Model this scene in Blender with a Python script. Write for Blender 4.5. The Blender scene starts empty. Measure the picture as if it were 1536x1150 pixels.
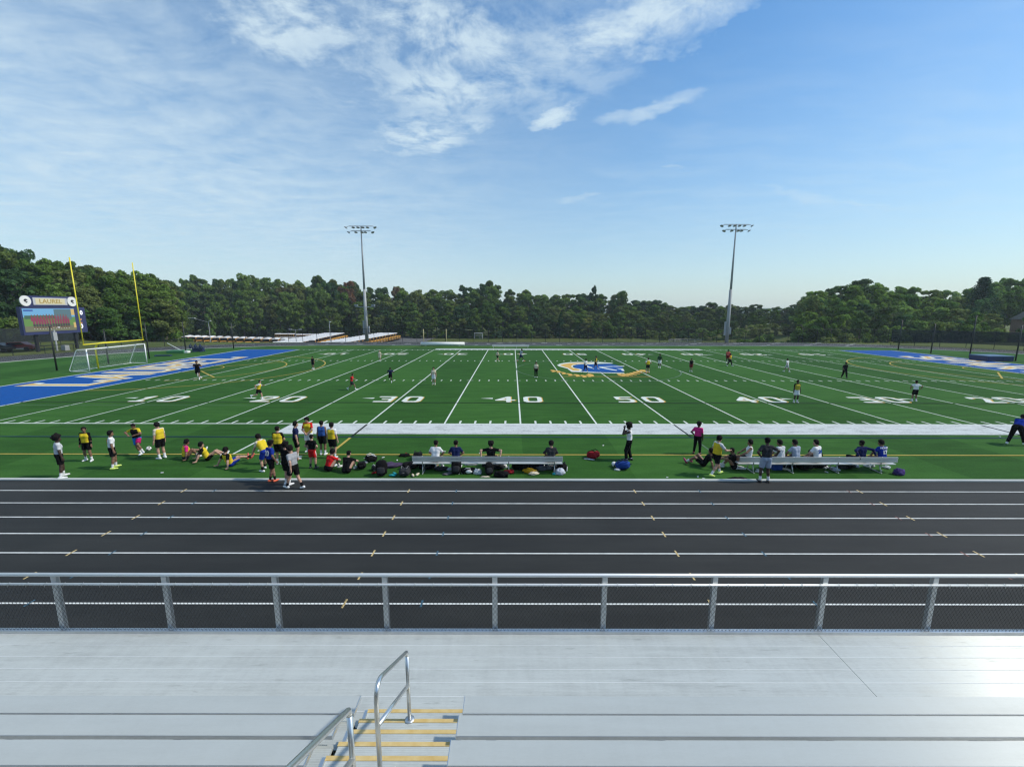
import bpy, bmesh, math, random
import numpy as np
from mathutils import Vector, Matrix, noise as mnoise
R = math.radians
rnd = random.Random(7)
sc = bpy.context.scene
col = sc.collection

# ------------------------------------------------------------------ camera
CAM_H, FPX, TH = 6.77, 654.0, R(9.63)
CT, ST = math.cos(TH), math.sin(TH)
cd = bpy.data.cameras.new('camera'); cam = bpy.data.objects.new('camera', cd); col.objects.link(cam)
cd.sensor_width = 36; cd.lens = 36 * FPX / 1536; cd.clip_start = .05; cd.clip_end = 6000
cam.location = (0, 0, CAM_H)
cam.rotation_euler = (Matrix.Rotation(math.pi / 2 - TH, 4, 'X') @ Matrix.Rotation(.0015, 4, 'Z')).to_euler()
sc.camera = cam

def gp(px, py, zw=0.0):
    """pixel of the photograph -> point at height zw"""
    py = py - (px - 768) * .0015
    u = (px - 768) / FPX; v = (575 - py) / FPX
    dy = CT + v * ST; dz = -ST + v * CT
    t = (zw - CAM_H) / dz
    return Vector((u * t, dy * t, zw))
def h_at(py, px, D):
    """height of what shows at pixel row py when it stands D metres out"""
    py = py - (px - 768) * .0015
    v = (575 - py) / FPX
    return CAM_H + D * (-ST + v * CT) / (CT + v * ST)
def x_at(px, D, z):
    """x of what shows at pixel column px at distance D and height z"""
    return (px - 768) / FPX * (D * CT + (CAM_H - z) * ST)

# ------------------------------------------------------------------ materials
MATS = {}
def mat(name, c, rough=.7, metal=0.0, var=0.0, scale=4.0, spec=.5, bump=0.0, bscale=40.0, emit=0.0, c2=None, detail=4):
    if name in MATS: return MATS[name]
    m = bpy.data.materials.new(name); m.use_nodes = True
    nt = m.node_tree; b = nt.nodes['Principled BSDF']
    b.inputs['Base Color'].default_value = (*c, 1); b.inputs['Roughness'].default_value = rough
    b.inputs['Metallic'].default_value = metal; b.inputs['Specular IOR Level'].default_value = spec
    if emit:
        b.inputs['Emission Color'].default_value = (*c, 1); b.inputs['Emission Strength'].default_value = emit
    if var or c2 or bump:
        tc = nt.nodes.new('ShaderNodeTexCoord')
        if var or c2:
            n = nt.nodes.new('ShaderNodeTexNoise'); n.inputs['Scale'].default_value = scale; n.inputs['Detail'].default_value = detail
            nt.links.new(tc.outputs['Object'], n.inputs['Vector'])
            r = nt.nodes.new('ShaderNodeValToRGB')
            r.color_ramp.elements[0].position = .3; r.color_ramp.elements[1].position = .7
            if c2: a0, a1 = c, c2
            else: a0, a1 = [x * (1 - var) for x in c], [min(1, x * (1 + var)) for x in c]
            r.color_ramp.elements[0].color = (*a0, 1); r.color_ramp.elements[1].color = (*a1, 1)
            nt.links.new(n.outputs['Fac'], r.inputs['Fac']); nt.links.new(r.outputs['Color'], b.inputs['Base Color'])
            if emit: nt.links.new(r.outputs['Color'], b.inputs['Emission Color'])
        if bump:
            n2 = nt.nodes.new('ShaderNodeTexNoise'); n2.inputs['Scale'].default_value = bscale; n2.inputs['Detail'].default_value = 3
            nt.links.new(tc.outputs['Object'], n2.inputs['Vector'])
            bp = nt.nodes.new('ShaderNodeBump'); bp.inputs['Strength'].default_value = bump; bp.inputs['Distance'].default_value = .02
            nt.links.new(n2.outputs['Fac'], bp.inputs['Height']); nt.links.new(bp.outputs['Normal'], b.inputs['Normal'])
    MATS[name] = m
    return m
def ramp(nt, fac, stops):
    r = nt.nodes.new('ShaderNodeValToRGB'); e = r.color_ramp.elements
    while len(e) < len(stops): e.new(.5)
    for k, (p, c) in enumerate(stops):
        e[k].position = p; e[k].color = (*c, 1) if len(c) == 3 else c
    nt.links.new(fac, r.inputs['Fac']); return r.outputs['Color']
def nz(nt, vec, scale, detail=4, rough=.5):
    n = nt.nodes.new('ShaderNodeTexNoise'); n.inputs['Scale'].default_value = scale
    n.inputs['Detail'].default_value = detail; n.inputs['Roughness'].default_value = rough
    nt.links.new(vec, n.inputs['Vector']); return n.outputs['Fac']
def mth(nt, op, a, b=None, clamp=False):
    n = nt.nodes.new('ShaderNodeMath'); n.operation = op; n.use_clamp = clamp
    for k, x in enumerate((a, b)):
        if x is None: continue
        if isinstance(x, (int, float)): n.inputs[k].default_value = x
        else: nt.links.new(x, n.inputs[k])
    return n.outputs[0]
def mixc(nt, fac, a, b, mode='MIX'):
    n = nt.nodes.new('ShaderNodeMix'); n.data_type = 'RGBA'; n.blend_type = mode
    for s, x in ((n.inputs[0], fac), (n.inputs[6], a), (n.inputs[7], b)):
        if isinstance(x, (int, float)): s.default_value = x
        elif isinstance(x, tuple): s.default_value = (*x, 1)
        else: nt.links.new(x, s)
    return n.outputs[2]
def scaled(nt, vec, s):
    n = nt.nodes.new('ShaderNodeVectorMath'); n.operation = 'MULTIPLY'; nt.links.new(vec, n.inputs[0]); n.inputs[1].default_value = s
    return n.outputs[0]

# ------------------------------------------------------------------ mesh builder
class MB:
    def __init__(s): s.v = []; s.f = []; s.m = []
    def add(s, vs, fs, m=0):
        o = len(s.v); s.v += [tuple(v) for v in vs]; s.f += [tuple(i + o for i in f) for f in fs]; s.m += [m] * len(fs); return s
    def box(s, c, d, rot=None, m=0):
        hx, hy, hz = d[0] / 2, d[1] / 2, d[2] / 2
        vs = [Vector((x, y, z)) for x in (-hx, hx) for y in (-hy, hy) for z in (-hz, hz)]
        if rot is not None: vs = [rot @ v for v in vs]
        c = Vector(c); vs = [v + c for v in vs]
        return s.add(vs, [(0, 1, 3, 2), (4, 6, 7, 5), (0, 4, 5, 1), (2, 3, 7, 6), (0, 2, 6, 4), (1, 5, 7, 3)], m)
    def b2(s, p, q, m=0):
        return s.box([(p[i] + q[i]) / 2 for i in range(3)], [abs(q[i] - p[i]) for i in range(3)], None, m)
    def quad(s, a, b, c, d, m=0): return s.add([a, b, c, d], [(0, 1, 2, 3)], m)
    def rect(s, x0, y0, x1, y1, z, m=0): return s.quad((x0, y0, z), (x1, y0, z), (x1, y1, z), (x0, y1, z), m)
    def tube(s, pts, r, n=8, m=0, cap=True, closed=False):
        pts = [Vector(p) for p in pts]; k = len(pts)
        rs = r if isinstance(r, (list, tuple)) else [r] * k
        vs = []; prev = None
        for i, p in enumerate(pts):
            if closed: t = pts[(i + 1) % k] - pts[i - 1]
            else: t = pts[min(i + 1, k - 1)] - pts[max(i - 1, 0)]
            t.normalize()
            if prev is None:
                a = t.orthogonal().normalized()
            else:
                a = prev - t * prev.dot(t)
                a = a.normalized() if a.length > 1e-6 else t.orthogonal().normalized()
            prev = a; b = t.cross(a)
            for j in range(n):
                w = 2 * math.pi * j / n
                vs.append(p + (a * math.cos(w) + b * math.sin(w)) * rs[i])
        fs = []
        for i in range(k if closed else k - 1):
            i2 = (i + 1) % k
            for j in range(n):
                j2 = (j + 1) % n
                fs.append((i * n + j, i * n + j2, i2 * n + j2, i2 * n + j))
        if cap and not closed:
            fs.append(tuple(range(n))[::-1]); fs.append(tuple((k - 1) * n + j for j in range(n)))
        return s.add(vs, fs, m)
    def lathe(s, c, prof, n=12, m=0):
        c = Vector(c); vs = []; fs = []
        for (r, z) in prof:
            for j in range(n):
                w = 2 * math.pi * j / n; vs.append(c + Vector((r * math.cos(w), r * math.sin(w), z)))
        for i in range(len(prof) - 1):
            for j in range(n):
                j2 = (j + 1) % n; fs.append((i * n + j, i * n + j2, (i + 1) * n + j2, (i + 1) * n + j))
        fs.append(tuple(range(n))[::-1]); fs.append(tuple((len(prof) - 1) * n + j for j in range(n)))
        return s.add(vs, fs, m)
    def blob(s, c, d, seed=0, amp=.18, nu=12, nv=8, flat=True, m=0, freq=2.2, box=1.0):
        """lumpy closed lump with a flat bottom"""
        vs = []; fs = []
        for i in range(nv + 1):
            ph = math.pi * i / nv
            for j in range(nu):
                w = 2 * math.pi * j / nu
                p = Vector((math.sin(ph) * math.cos(w), math.sin(ph) * math.sin(w), math.cos(ph)))
                k = 1 + amp * mnoise.noise(p * freq + Vector((seed * 3.7, seed, 0))) * 2
                if box != 1: p = Vector([math.copysign(abs(c_) ** box, c_) for c_ in p])
                q = Vector((p.x * d[0] * k, p.y * d[1] * k, p.z * d[2] * k))
                if flat: q.z = max(q.z, -d[2] * .55)
                vs.append(q + Vector(c))
        for i in range(nv):
            for j in range(nu):
                j2 = (j + 1) % nu; fs.append((i * nu + j, (i + 1) * nu + j, (i + 1) * nu + j2, i * nu + j2))
        return s.add(vs, fs, m)
    def xf(s, M):
        s.v = [tuple(M @ Vector(v)) for v in s.v]; return s
    def mesh(s, name, mats, smooth=False, bevel=0.0):
        me = bpy.data.meshes.new(name); me.from_pydata(s.v, [], s.f)
        mats = mats if isinstance(mats, (list, tuple)) else [mats]
        for m in mats: me.materials.append(m)
        if len(mats) > 1: me.polygons.foreach_set('material_index', s.m)
        if bevel:
            bm = bmesh.new(); bm.from_mesh(me)
            bmesh.ops.bevel(bm, geom=bm.edges[:], offset=bevel, segments=2, affect='EDGES', profile=.6)
            bm.to_mesh(me); bm.free()
        if smooth: me.polygons.foreach_set('use_smooth', [True] * len(me.polygons))
        me.update(); return me
    def build(s, name, mats, parent=None, smooth=False, bevel=0.0):
        o = bpy.data.objects.new(name, s.mesh(name, mats, smooth, bevel)); col.objects.link(o)
        if parent is not None: o.parent = parent
        return o

def tag(o, label=None, cat=None, group=None, kind=None):
    if label: o['label'] = label
    if cat: o['category'] = cat
    if group: o['group'] = group
    if kind: o['kind'] = kind
    return o
def empty(name, loc=(0, 0, 0), rz=0, label=None, cat=None, group=None):
    o = bpy.data.objects.new(name, None); col.objects.link(o); o.empty_display_size = .2
    o.location = loc; o.rotation_euler = (0, 0, rz); tag(o, label, cat, group); return o
def kids(o): return list(o.children)
def copy_tree(o, parent=None):
    c = o.copy(); col.objects.link(c)
    if parent is not None: c.parent = parent
    for ch in kids(o): copy_tree(ch, c)
    return c
def text_mb(txt, size, depth=.004, bold=.0, align='CENTER'):
    cu = bpy.data.curves.new('lettering', 'FONT'); cu.body = txt; cu.size = size; cu.extrude = depth / 2
    cu.offset = bold; cu.align_x = align; cu.align_y = 'CENTER'; cu.resolution_u = 3
    ob = bpy.data.objects.new('lettering', cu); col.objects.link(ob)
    dg = bpy.context.evaluated_depsgraph_get(); me = bpy.data.meshes.new_from_object(ob.evaluated_get(dg))
    b = MB(); b.add([v.co[:] for v in me.vertices], [tuple(p.vertices) for p in me.polygons])
    bpy.data.objects.remove(ob); bpy.data.curves.remove(cu); bpy.data.meshes.remove(me)
    return b

# ------------------------------------------------------------------ world, sun
SUN_EL, SUN_AZ = R(46), R(91)            # azimuth clockwise from +Y (away from the viewer); the sun stands to the right
sd = Vector((math.sin(SUN_AZ) * math.cos(SUN_EL), math.cos(SUN_AZ) * math.cos(SUN_EL), math.sin(SUN_EL)))
w = bpy.data.worlds.new("World"); sc.world = w; w.use_nodes = True
nt = w.node_tree; bg = nt.nodes['Background']
sky = nt.nodes.new('ShaderNodeTexSky'); sky.sky_type = 'NISHITA'; sky.sun_disc = False
sky.sun_elevation = SUN_EL; sky.sun_rotation = SUN_AZ
sky.air_density = 1.0; sky.dust_density = SKY_DUST = .8; sky.ozone_density = 1.6; sky.altitude = 60
tc = nt.nodes.new('ShaderNodeTexCoord'); sep = nt.nodes.new('ShaderNodeSeparateXYZ'); nt.links.new(tc.outputs['Generated'], sep.inputs[0])
dx, dy_, dz_ = sep.outputs
zc = mth(nt, 'MAXIMUM', dz_, .0)
zz = mth(nt, 'ADD', zc, .06)
cp = nt.nodes.new('ShaderNodeCombineXYZ')
qx = mth(nt, 'DIVIDE', dx, zz); qy = mth(nt, 'DIVIDE', dy_, zz)
nt.links.new(qx, cp.inputs[0]); nt.links.new(qy, cp.inputs[1])
P2 = cp.outputs[0]
w1 = nt.nodes.new('ShaderNodeTexNoise'); w1.inputs['Scale'].default_value = 2.6; w1.inputs['Detail'].default_value = 6; w1.inputs['Roughness'].default_value = .62
nt.links.new(P2, w1.inputs['Vector'])
ws = nt.nodes.new('ShaderNodeSeparateColor'); nt.links.new(w1.outputs['Color'], ws.inputs[0])
wx = mth(nt, 'ADD', qx, mth(nt, 'MULTIPLY', mth(nt, 'SUBTRACT', ws.outputs[0], .5), .55)); wy = mth(nt, 'ADD', qy, mth(nt, 'MULTIPLY', mth(nt, 'SUBTRACT', ws.outputs[1], .5), .55))
def blobmask(cx, cy, rx, ry, ang=0.0, soft=1.0):
    """soft ellipse on the cloud sheet"""
    a = mth(nt, 'SUBTRACT', wx, cx); b = mth(nt, 'SUBTRACT', wy, cy)
    ca, sa = math.cos(ang), math.sin(ang)
    u = mth(nt, 'DIVIDE', mth(nt, 'ADD', mth(nt, 'MULTIPLY', a, ca), mth(nt, 'MULTIPLY', b, sa)), rx)
    v = mth(nt, 'DIVIDE', mth(nt, 'SUBTRACT', mth(nt, 'MULTIPLY', b, ca), mth(nt, 'MULTIPLY', a, sa)), ry)
    d = mth(nt, 'ADD', mth(nt, 'MULTIPLY', u, u), mth(nt, 'MULTIPLY', v, v))
    return mth(nt, 'SUBTRACT', 1.0, mth(nt, 'MULTIPLY', d, soft), True)
def cpos(px, py):
    v = (575 - py) / FPX; u = (px - 768) / FPX
    d = Vector((u, CT + v * ST, -ST + v * CT)).normalized()
    return d.x / (d.z + .06), d.y / (d.z + .06)
def cmask(px0, py0, px1, py1, k=1.0, soft=1.0):
    """ellipse that has the two given sky directions as its ends"""
    a = cpos(px0, py0); b = cpos(px1, py1)
    L = math.hypot(b[0] - a[0], b[1] - a[1]) / 2
    return blobmask((a[0] + b[0]) / 2, (a[1] + b[1]) / 2, L, L * k, math.atan2(b[1] - a[1], b[0] - a[0]), soft)
def mx(*a):
    o = a[0]
    for x in a[1:]: o = mth(nt, 'MAXIMUM', o, x)
    return o
# veil over the left half: streaky
warp = nt.nodes.new('ShaderNodeTexNoise'); warp.inputs['Scale'].default_value = 1.1; warp.inputs['Detail'].default_value = 3
nt.links.new(P2, warp.inputs['Vector'])
wv = nt.nodes.new('ShaderNodeVectorMath'); wv.operation = 'MULTIPLY_ADD'
nt.links.new(warp.outputs['Color'], wv.inputs[0]); wv.inputs[1].default_value = (.5, .5, 0); nt.links.new(P2, wv.inputs[2])
rot = nt.nodes.new('ShaderNodeMapping'); rot.inputs['Rotation'].default_value = (0, 0, R(25)); rot.inputs['Scale'].default_value = (1.0, 2.6, 1)
nt.links.new(wv.outputs[0], rot.inputs['Vector'])
streak = nz(nt, rot.outputs[0], 2.0, 7, .58)
puff = nz(nt, wv.outputs[0], 6.0, 9, .66)
big = nz(nt, wv.outputs[0], 1.3, 4, .5)
left = mth(nt, 'MULTIPLY_ADD', wx, -.36); left.node.inputs[2].default_value = .26; left.node.use_clamp = True
leftm = mth(nt, 'MINIMUM', left, .95)
mott = ramp(nt, mth(nt, 'ADD', mth(nt, 'MULTIPLY', streak, .5), mth(nt, 'MULTIPLY', puff, .5)), [(.34, (.24, .24, .24)), (.62, (1, 1, 1))])
v1 = mth(nt, 'MULTIPLY', mth(nt, 'MULTIPLY', leftm, mth(nt, 'MULTIPLY_ADD', zc, 2.4, True)), mott)
clus = mx(cmask(540, 60, 780, 40, 1.0), cmask(560, 150, 760, 110, .8), cmask(570, 230, 720, 170, .7),
          cmask(780, 190, 900, 150, .5), cmask(760, 90, 1130, 10, .55), cmask(860, 40, 1190, -60, .8), cmask(330, 70, 560, 10, .8), mth(nt, 'MULTIPLY', cmask(400, 150, 1000, 60, .62), .55))
v2 = mth(nt, 'MULTIPLY', mth(nt, 'POWER', clus, .6), ramp(nt, puff, [(.33, (.05, .05, .05)), (.58, (1, 1, 1))]))
spot = mx(cmask(900, 178, 1060, 148, .42), mth(nt, 'MULTIPLY', cmask(820, 303, 905, 292, .3), .7), mth(nt, 'MULTIPLY', cmask(1130, 275, 1350, 320, .10), .6),
          mth(nt, 'MULTIPLY', cmask(985, 250, 1040, 254, .3), .5))
v1.node.inputs[0].links[0].from_node.inputs[1].links[0].from_node.inputs[2].default_value = .5
v3 = mth(nt, 'MULTIPLY', mth(nt, 'POWER', spot, .8), ramp(nt, puff, [(.25, (.25, .25, .25)), (.6, (.8, .8, .8))]))
hi = mth(nt, 'MULTIPLY', mth(nt, 'MULTIPLY', mth(nt, 'SUBTRACT', 1.0, mth(nt, 'MULTIPLY', zc, 2.0), True), mth(nt, 'MULTIPLY', zc, 4.0, True)), ramp(nt, streak, [(.42, (0, 0, 0)), (.72, (.55, .55, .55))]))
veil = mx(mth(nt, 'MULTIPLY', v1, .80), mth(nt, 'MULTIPLY', v2, .90), mth(nt, 'MULTIPLY', v3, .75), mth(nt, 'MULTIPLY', hi, .7))
hsv = nt.nodes.new('ShaderNodeHueSaturation'); hsv.inputs['Saturation'].default_value = 1.30; hsv.inputs['Value'].default_value = 1.30
nt.links.new(sky.outputs[0], hsv.inputs['Color'])
# hazy air low down: towards a pale blue
lowf = mth(nt, 'POWER', mth(nt, 'SUBTRACT', 1.0, mth(nt, 'MULTIPLY', zc, 1.9), True), 1.5)
skyt = mixc(nt, 1.0, hsv.outputs[0], (.93, 1.06, 1.05), 'MULTIPLY')
skyc = mixc(nt, mth(nt, 'MULTIPLY', lowf, .72), skyt, (4.2, 5.25, 6.05))
fin = mixc(nt, veil, skyc, (5.6, 6.8, 7.5))
nt.links.new(fin, bg.inputs['Color']); bg.inputs['Strength'].default_value = .105
sl = bpy.data.lights.new('sun', 'SUN'); so = bpy.data.objects.new('sun', sl); col.objects.link(so)
sl.energy = 3.1; sl.angle = R(2.5); sl.color = (1, .93, .80)
so.rotation_euler = sd.to_track_quat('Z', 'Y').to_euler()
so.location = (60, 0, 80)
sc.view_settings.view_transform = 'Standard'; sc.view_settings.look = 'None'; sc.view_settings.exposure = 0.24; sc.view_settings.gamma = 1
sc.cycles.use_denoising = True
try: sc.cycles.denoiser = 'OPENIMAGEDENOISE'
except Exception: pass
sc.cycles.max_bounces = 6; sc.cycles.transparent_max_bounces = 12
sc.cycles.filter_width = 1.3
# ------------------------------------------------------------------ ground
FX = 9.66                      # 50 yard line
NEAR, FAR = 25.3, 74.07        # sidelines
YD = .9144
TI, TO = 16.6, 82.8            # inner edge of the track, near and far straight
RI = (TO - TI) / 2; CY = (TI + TO) / 2; LANE = 1.067; NL = 8
AX0, AX1 = FX - 42.2, FX + 42.2
def sstep(a, b, x):
    t = min(1, max(0, (x - a) / (b - a))); return t * t * (3 - 2 * t)
def terr(x, y):
    fl = max(sstep(-97, -80, x), sstep(112, 142, y))
    fr = 1 - .62 * sstep(80, 112, x)
    z = -6.5 * sstep(91.6, 114, y) * fl * fr
    z += 1 * sstep(330, 520, y) + 4 * sstep(140, 260, abs(x - 10)) * (1 - sstep(91.6, 114, y))
    return z - .05
xs = sorted(set([-2500, -1500, -900, -600, -450] + list(range(-350, 351, 7)) + [450, 600, 900, 1500, 2500]))
ys = sorted(set([-600, -300, -150, -80, -40] + list(range(-20, 340, 6)) + [380, 420, 460, 520, 700, 1000, 1600, 2600]))
g = MB(); vs = [(x, y, terr(x, y)) for y in ys for x in xs]; nx = len(xs)
fs = [(j * nx + i, j * nx + i + 1, (j + 1) * nx + i + 1, (j + 1) * nx + i) for j in range(len(ys) - 1) for i in range(nx - 1)]
g.add(vs, fs)
m = bpy.data.materials.new('rough_grass'); m.use_nodes = True; n_ = m.node_tree; bs = n_.nodes['Principled BSDF']
tcg = n_.nodes.new('ShaderNodeTexCoord')
f1 = nz(n_, tcg.outputs['Object'], .05, 5); f2 = nz(n_, tcg.outputs['Object'], 1.3, 5)
c1 = ramp(n_, f1, [(.35, (.070, .105, .026)), (.6, (.115, .135, .040)), (.75, (.15, .135, .07))])
n_.links.new(mixc(n_, .35, c1, ramp(n_, f2, [(.3, (.03, .05, .015)), (.7, (.14, .16, .05))])), bs.inputs['Base Color'])
bs.inputs['Roughness'].default_value = .95; bs.inputs['Specular IOR Level'].default_value = .1
ground = tag(g.build('ground', m, smooth=True), kind='structure')

# far hill seen in the gap of the trees
hl = MB(); NX = 60
vv = []
for j, (yy, k) in enumerate(((900, 0), (1000, .75), (1120, 1.0), (1400, .9))):
    for i in range(NX + 1):
        x = -1500 + 3000 * i / NX
        vv.append((x, yy + 40 * math.sin(i * .7), -12 + k * (18 + 4 * math.sin(i * .31 + 1) + 3 * mnoise.noise(Vector((i * .6, j, 0))))))
hl.add(vv, [(j * (NX + 1) + i, j * (NX + 1) + i + 1, (j + 1) * (NX + 1) + i + 1, (j + 1) * (NX + 1) + i) for j in range(3) for i in range(NX)])
tag(hl.build('hills', mat('far_wood', (.045, .075, .05), .95, var=.4, scale=.05), smooth=True), kind='structure')

# turf inside the track
def oval(r, n=48):
    pts = []
    for k in range(n + 1):
        a = -math.pi / 2 + math.pi * k / n; pts.append((AX1 + r * math.cos(a), CY + r * math.sin(a)))
    for k in range(n + 1):
        a = math.pi / 2 + math.pi * k / n; pts.append((AX0 + r * math.cos(a), CY + r * math.sin(a)))
    return pts
def turf_mat():
    m = bpy.data.materials.new('green_turf'); m.use_nodes = True; t = m.node_tree; b = t.nodes['Principled BSDF']
    tc = t.nodes.new('ShaderNodeTexCoord'); o = tc.outputs['Object']
    a = nz(t, scaled(t, o, (.35, 1.6, 1)), 1.0, 6, .65); c = nz(t, o, .06, 4); d = nz(t, scaled(t, o, (9, 22, 1)), 1.0, 6, .75)
    sp = t.nodes.new('ShaderNodeSeparateXYZ'); t.links.new(o, sp.inputs[0])
    bnd = mth(t, 'GREATER_THAN', mth(t, 'FRACT', mth(t, 'DIVIDE', mth(t, 'ADD', sp.outputs[0], 200 * YD - FX + 0.0), 10 * YD)), .5)
    e = mth(t, 'ADD', mth(t, 'MULTIPLY', a, .45), mth(t, 'ADD', mth(t, 'MULTIPLY', c, .25), mth(t, 'MULTIPLY', d, .52)))
    e = mth(t, 'SUBTRACT', e, .06)
    e = mth(t, 'ADD', e, mth(t, 'MULTIPLY', mth(t, 'SUBTRACT', bnd, .5), .085))
    cc = ramp(t, e, [(.36, (.0165, .054, .0105)), (.52, (.0270, .089, .0155)), (.68, (.044, .127, .0240))])
    t.links.new(cc, b.inputs['Base Color']); b.inputs['Roughness'].default_value = .9; b.inputs['Specular IOR Level'].default_value = .07
    b.inputs['Sheen Weight'].default_value = .0
    bp = t.nodes.new('ShaderNodeBump'); bp.inputs['Strength'].default_value = .6; bp.inputs['Distance'].default_value = .03
    t.links.new(d, bp.inputs['Height']); t.links.new(bp.outputs['Normal'], b.inputs['Normal'])
    return m
tb = MB(); op = oval(RI); tb.add([(x, y, 0) for x, y in op], [tuple(range(len(op)))])
turf = tag(tb.build('turf_field', turf_mat()), kind='structure')

def paint(name, c, var=.12, scale=2.5, rough=.8):
    m = bpy.data.materials.new(name); m.use_nodes = True; t = m.node_tree; b = t.nodes['Principled BSDF']
    tc = t.nodes.new('ShaderNodeTexCoord'); o = tc.outputs['Object']
    a = nz(t, scaled(t, o, (.8, 2.2, 1)), scale, 6, .7); d = nz(t, scaled(t, o, (8, 20, 1)), 1.0, 5, .7)
    e = mth(t, 'ADD', mth(t, 'MULTIPLY', a, .5), mth(t, 'MULTIPLY', d, .5))
    lo = tuple(x * (1 - 2.2 * var) for x in c); hi = tuple(min(1, x * (1 + .5 * var)) for x in c)
    t.links.new(ramp(t, e, [(.36, lo), (.5, c), (.65, hi)]), b.inputs['Base Color'])
    b.inputs['Roughness'].default_value = rough; b.inputs['Specular IOR Level'].default_value = .15
    return m
WHITE = paint('white_turf_fibre', (.60, .65, .60)); GOLD = paint('gold_turf_fibre', (.56, .35, .085)); YEL = paint('yellow_turf_fibre', (.42, .32, .07))
BLUE = paint('blue_turf_fibre', (.001, .070, .29), .2); NAVY = paint('navy_turf_fibre', (.006, .03, .075)); BLACK = paint('black_turf_fibre', (.008, .014, .010))
PALEW = paint('worn_white_fibre', (.50, .53, .525), .26, 1.1); FADED = paint('faded_line_fibre', (.10, .17, .11))

def ul(mb, x0, x1, y0, y1, z): mb.rect(x0, y0, x1, y1, z)
yl = MB()                                    # yard lines
for k in range(-10, 11):
    x = FX + k * 5 * YD; wd = .10 if abs(k) < 10 else .16
    ul(yl, x - wd / 2, x + wd / 2, NEAR, FAR, .004)
for s in (-1, 1):
    x = FX + s * 60 * YD; ul(yl, x - .10, x + .10, NEAR, FAR, .004)
ul(yl, FX - 25 * YD - .07, FX - 25 * YD + .03, 19.74, 22.3, .004)
yl.build('yard_lines', WHITE, turf)
s_ = MB()
ul(s_, FX - 60 * YD, FX + 60 * YD, NEAR, NEAR + .14, .008); ul(s_, FX - 60 * YD, FX + 60 * YD, FAR - .14, FAR, .008)
s_.build('side_lines', WHITE, turf)
bb = MB(); ul(bb, FX - 25 * YD + .03, FX + 25 * YD, 23.2, NEAR - .005, .008); ul(bb, FX - 25 * YD, FX + 25 * YD, FAR + .005, FAR + 1.83, .008)
bb.build('team_border', PALEW, turf)
hm = MB()                                    # hash marks, every yard
for k in range(-49, 50):
    x = FX + k * YD
    for y0, L in ((NEAR + .16, .62), (NEAR + 16.26 - .3, .60), (NEAR + 32.51 - .3, .60), (FAR - .78, .62)):
        if k % 5: ul(hm, x - .06, x + .06, y0, y0 + L, .012)
    if k % 5 == 0:
        for y0 in (NEAR + 16.26, NEAR + 32.51):
            ul(hm, x - .32, x + .32, y0 - .05, y0 + .05, .012)
hm.build('hash_marks', WHITE, turf)

# stroke glyphs -> rows of cells
GL = {'1': [[(.25, 1.15), (.5, 1.5), (.5, 0)], [(.15, 0), (.85, 0)]],
      '2': [[(.05, 1.2), (.2, 1.5), (.8, 1.5), (.95, 1.3), (.95, 1.0), (.05, .0), (1, 0)]],
      '3': [[(.05, 1.5), (.95, 1.5), (.95, .8), (.4, .8)], [(.95, .8), (.95, 0), (.05, 0)]],
      '4': [[(.75, 0), (.75, 1.5), (.0, .5), (1.05, .5)]],
      '5': [[(.95, 1.5), (.08, 1.5), (.08, .85), (.75, .9), (.95, .65), (.95, .2), (.75, 0), (.05, 0)]],
      '0': [[(.2, 0), (.03, .2), (.03, 1.3), (.2, 1.5), (.8, 1.5), (.97, 1.3), (.97, .2), (.8, 0), (.2, 0)]],
      'L': [[(.12, 1.5), (.12, 0), (.95, 0)], [(-.05, 1.5), (.3, 1.5)], [(.95, 0), (.95, .3)]],
      'A': [[(.0, 0), (.5, 1.5), (1, 0)], [(.2, .5), (.8, .5)]],
      'U': [[(.08, 1.5), (.08, .2), (.25, 0), (.75, 0), (.92, .2), (.92, 1.5)]],
      'R': [[(.08, 0), (.08, 1.5), (.8, 1.5), (.95, 1.3), (.95, .9), (.8, .7), (.08, .7)], [(.5, .7), (.98, 0)]],
      'E': [[(.95, 1.5), (.08, 1.5), (.08, 0), (.95, 0)], [(.08, .78), (.75, .78)]],
      'S': [[(.95, 1.2), (.8, 1.5), (.2, 1.5), (.05, 1.3), (.05, .95), (.95, .55), (.95, .2), (.8, 0), (.2, 0), (.05, .3)]],
      'P': [[(.08, 0), (.08, 1.5), (.8, 1.5), (.95, 1.3), (.95, .85), (.8, .65), (.08, .65)]],
      'T': [[(.0, 1.5), (1, 1.5)], [(.5, 1.5), (.5, 0)]],
      'N': [[(.08, 0), (.08, 1.5), (.92, 0), (.92, 1.5)]]}
def sdf2(strokes, X, Y):
    d = np.full(X.shape, 9.0)
    for st in strokes:
        for (ax, ay), (bx, by) in zip(st[:-1], st[1:]):
            vx, vy = bx - ax, by - ay; L = vx * vx + vy * vy
            t = np.clip(((X - ax) * vx + (Y - ay) * vy) / L, 0, 1)
            d = np.minimum(d, np.maximum(np.abs(X - ax - t * vx), np.abs(Y - ay - t * vy)) * .6 + .4 * np.hypot(X - ax - t * vx, Y - ay - t * vy))
    return d
def runs(mb, mask, x0, y0, cell, fn, z):
    """cells of a mask as one quad per run; fn turns glyph x,y into world x,y"""
    for j in range(mask.shape[0]):
        row = mask[j]; i = 0; n = len(row)
        while i < n:
            if row[i]:
                k = i
                while k < n and row[k]: k += 1
                p = [fn(x0 + a * cell, y0 + b * cell) for a, b in ((i, j), (k, j), (k, j + 1), (i, j + 1))]
                mb.quad(*[(q[0], q[1], z) for q in p]); i = k
            else: i += 1
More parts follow.
